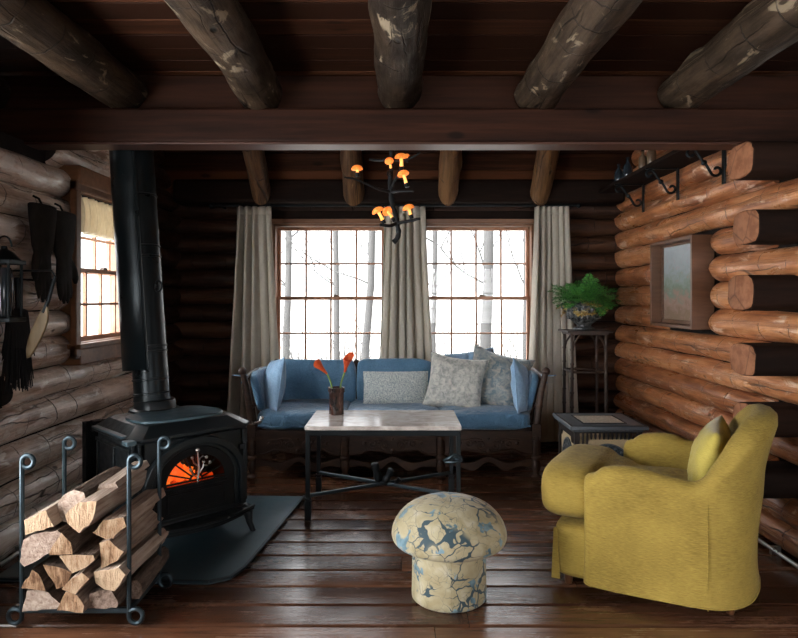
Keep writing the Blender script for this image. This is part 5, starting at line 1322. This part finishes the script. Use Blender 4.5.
# ------------------------------------------------------------------ picture in deep box frame on the log wall
fr=thing('framed_picture','misty landscape picture in a deep wooden box frame on the log wall','picture',(XR,4.37,1.10))
mb=MB(); X0=-.085; X1=.06
Y0,Y1,Z0,Z1=-.335,.335,.0,.60; f=.022
mb.box(((X0+X1)/2,Y0+f/2,(Z0+Z1)/2),(X1-X0,f,Z1-Z0)); mb.box(((X0+X1)/2,Y1-f/2,(Z0+Z1)/2),(X1-X0,f,Z1-Z0))
mb.box(((X0+X1)/2,0,Z0+f/2),(X1-X0,Y1-Y0-2*f,f)); mb.box(((X0+X1)/2,0,Z1-f/2),(X1-X0,Y1-Y0-2*f,f))
mb.build('frame',M['frame_wood'],fr,bevel=.003)
mb=MB(); g=.05
for a,b in ((Y0+f,Y0+f+g*.4),(Y1-f-g*.4,Y1-f)): mb.box((-.004,(a+b)/2,(Z0+Z1)/2),(.012,b-a,Z1-Z0-2*f))
for a,b in ((Z0+f,Z0+f+g*.5),(Z1-f-g*.3,Z1-f)): mb.box((-.004,0,(a+b)/2),(.012,Y1-Y0-2*f,b-a))
mb.build('inner_moulding',M['frame_wood'],fr,bevel=.002)
mb=MB(); a=[mb.vert((.0,Y1-f,Z0+f),0,(0,0)),mb.vert((.0,Y0+f,Z0+f),0,(1,0)),mb.vert((.0,Y0+f,Z1-f),0,(1,1)),mb.vert((.0,Y1-f,Z1-f),0,(0,1))]; b=[mb.vert((.008,Y1-f,Z0+f)),mb.vert((.008,Y0+f,Z0+f)),mb.vert((.008,Y0+f,Z1-f)),mb.vert((.008,Y1-f,Z1-f))]
mb.face(a); mb.face(b[::-1])
for k in range(4): mb.face((a[k],a[(k+1)%4],b[(k+1)%4],b[k]))
mb.build('picture_sheet',M['landscape'],fr)

# ------------------------------------------------------------------ light, sky, camera
w=bpy.data.worlds.new('sky'); SC.world=w; w.use_nodes=True; nt=w.node_tree; nt.nodes.clear()
bg=nt.nodes.new('ShaderNodeBackground'); ow=nt.nodes.new('ShaderNodeOutputWorld'); nt.links.new(bg.outputs[0],ow.inputs[0])

def wn(k): return nt.nodes.new(k)
def wm(op,a,b_=None):
    x=wn('ShaderNodeMath'); x.operation=op
    for s_,v_ in ((0,a),(1,b_)):
        if v_ is None: continue
        if hasattr(v_,'is_output'): nt.links.new(v_,x.inputs[s_])
        else: x.inputs[s_].default_value=v_
    return x.outputs[0]
def ws(v,a,b_,lo,hi):
    x=wn('ShaderNodeMapRange'); x.interpolation_type='SMOOTHSTEP'; nt.links.new(v,x.inputs['Value'])
    for k_,q_ in (('From Min',a),('From Max',b_),('To Min',lo),('To Max',hi)): x.inputs[k_].default_value=q_
    return x.outputs[0]
# an overcast sky: brightest overhead and on the sunlit side behind the viewer, palest over the wood beyond the sofa
tcw=wn('ShaderNodeTexCoord'); sx_=wn('ShaderNodeSeparateXYZ'); nt.links.new(tcw.outputs['Generated'],sx_.inputs[0])
up_=ws(sx_.outputs[2],.18,.6,SKY_LOW,SKY_UP); sun_=ws(wm('SUBTRACT',wm('MULTIPLY',sx_.outputs[0],-.8),wm('MULTIPLY',sx_.outputs[1],.6)),.0,.75,0.0,SKY_SUN)
nt.links.new(wm('ADD',up_,sun_),bg.inputs[1]); bg.inputs[0].default_value=(.97,.985,1.0,1)
cam=bpy.data.cameras.new('camera'); co=bpy.data.objects.new('camera',cam); COL.objects.link(co)
co.location=(0,0,CAM_H); co.rotation_euler=(PI/2,0,0); cam.sensor_width=36; cam.sensor_fit='HORIZONTAL'; cam.lens=36*F/798; cam.shift_y=-(319-298)/798; cam.clip_start=.05; cam.clip_end=200
SC.camera=co
vs_=SC.view_settings; vs_.view_transform='Standard'; vs_.look='None'; vs_.gamma=1; vs_.exposure=EXPO; vs_.use_curve_mapping=False
cy_=SC.cycles; cy_.use_denoising=True; cy_.max_bounces=8; cy_.diffuse_bounces=5; cy_.glossy_bounces=4; cy_.transparent_max_bounces=12; cy_.sample_clamp_indirect=6
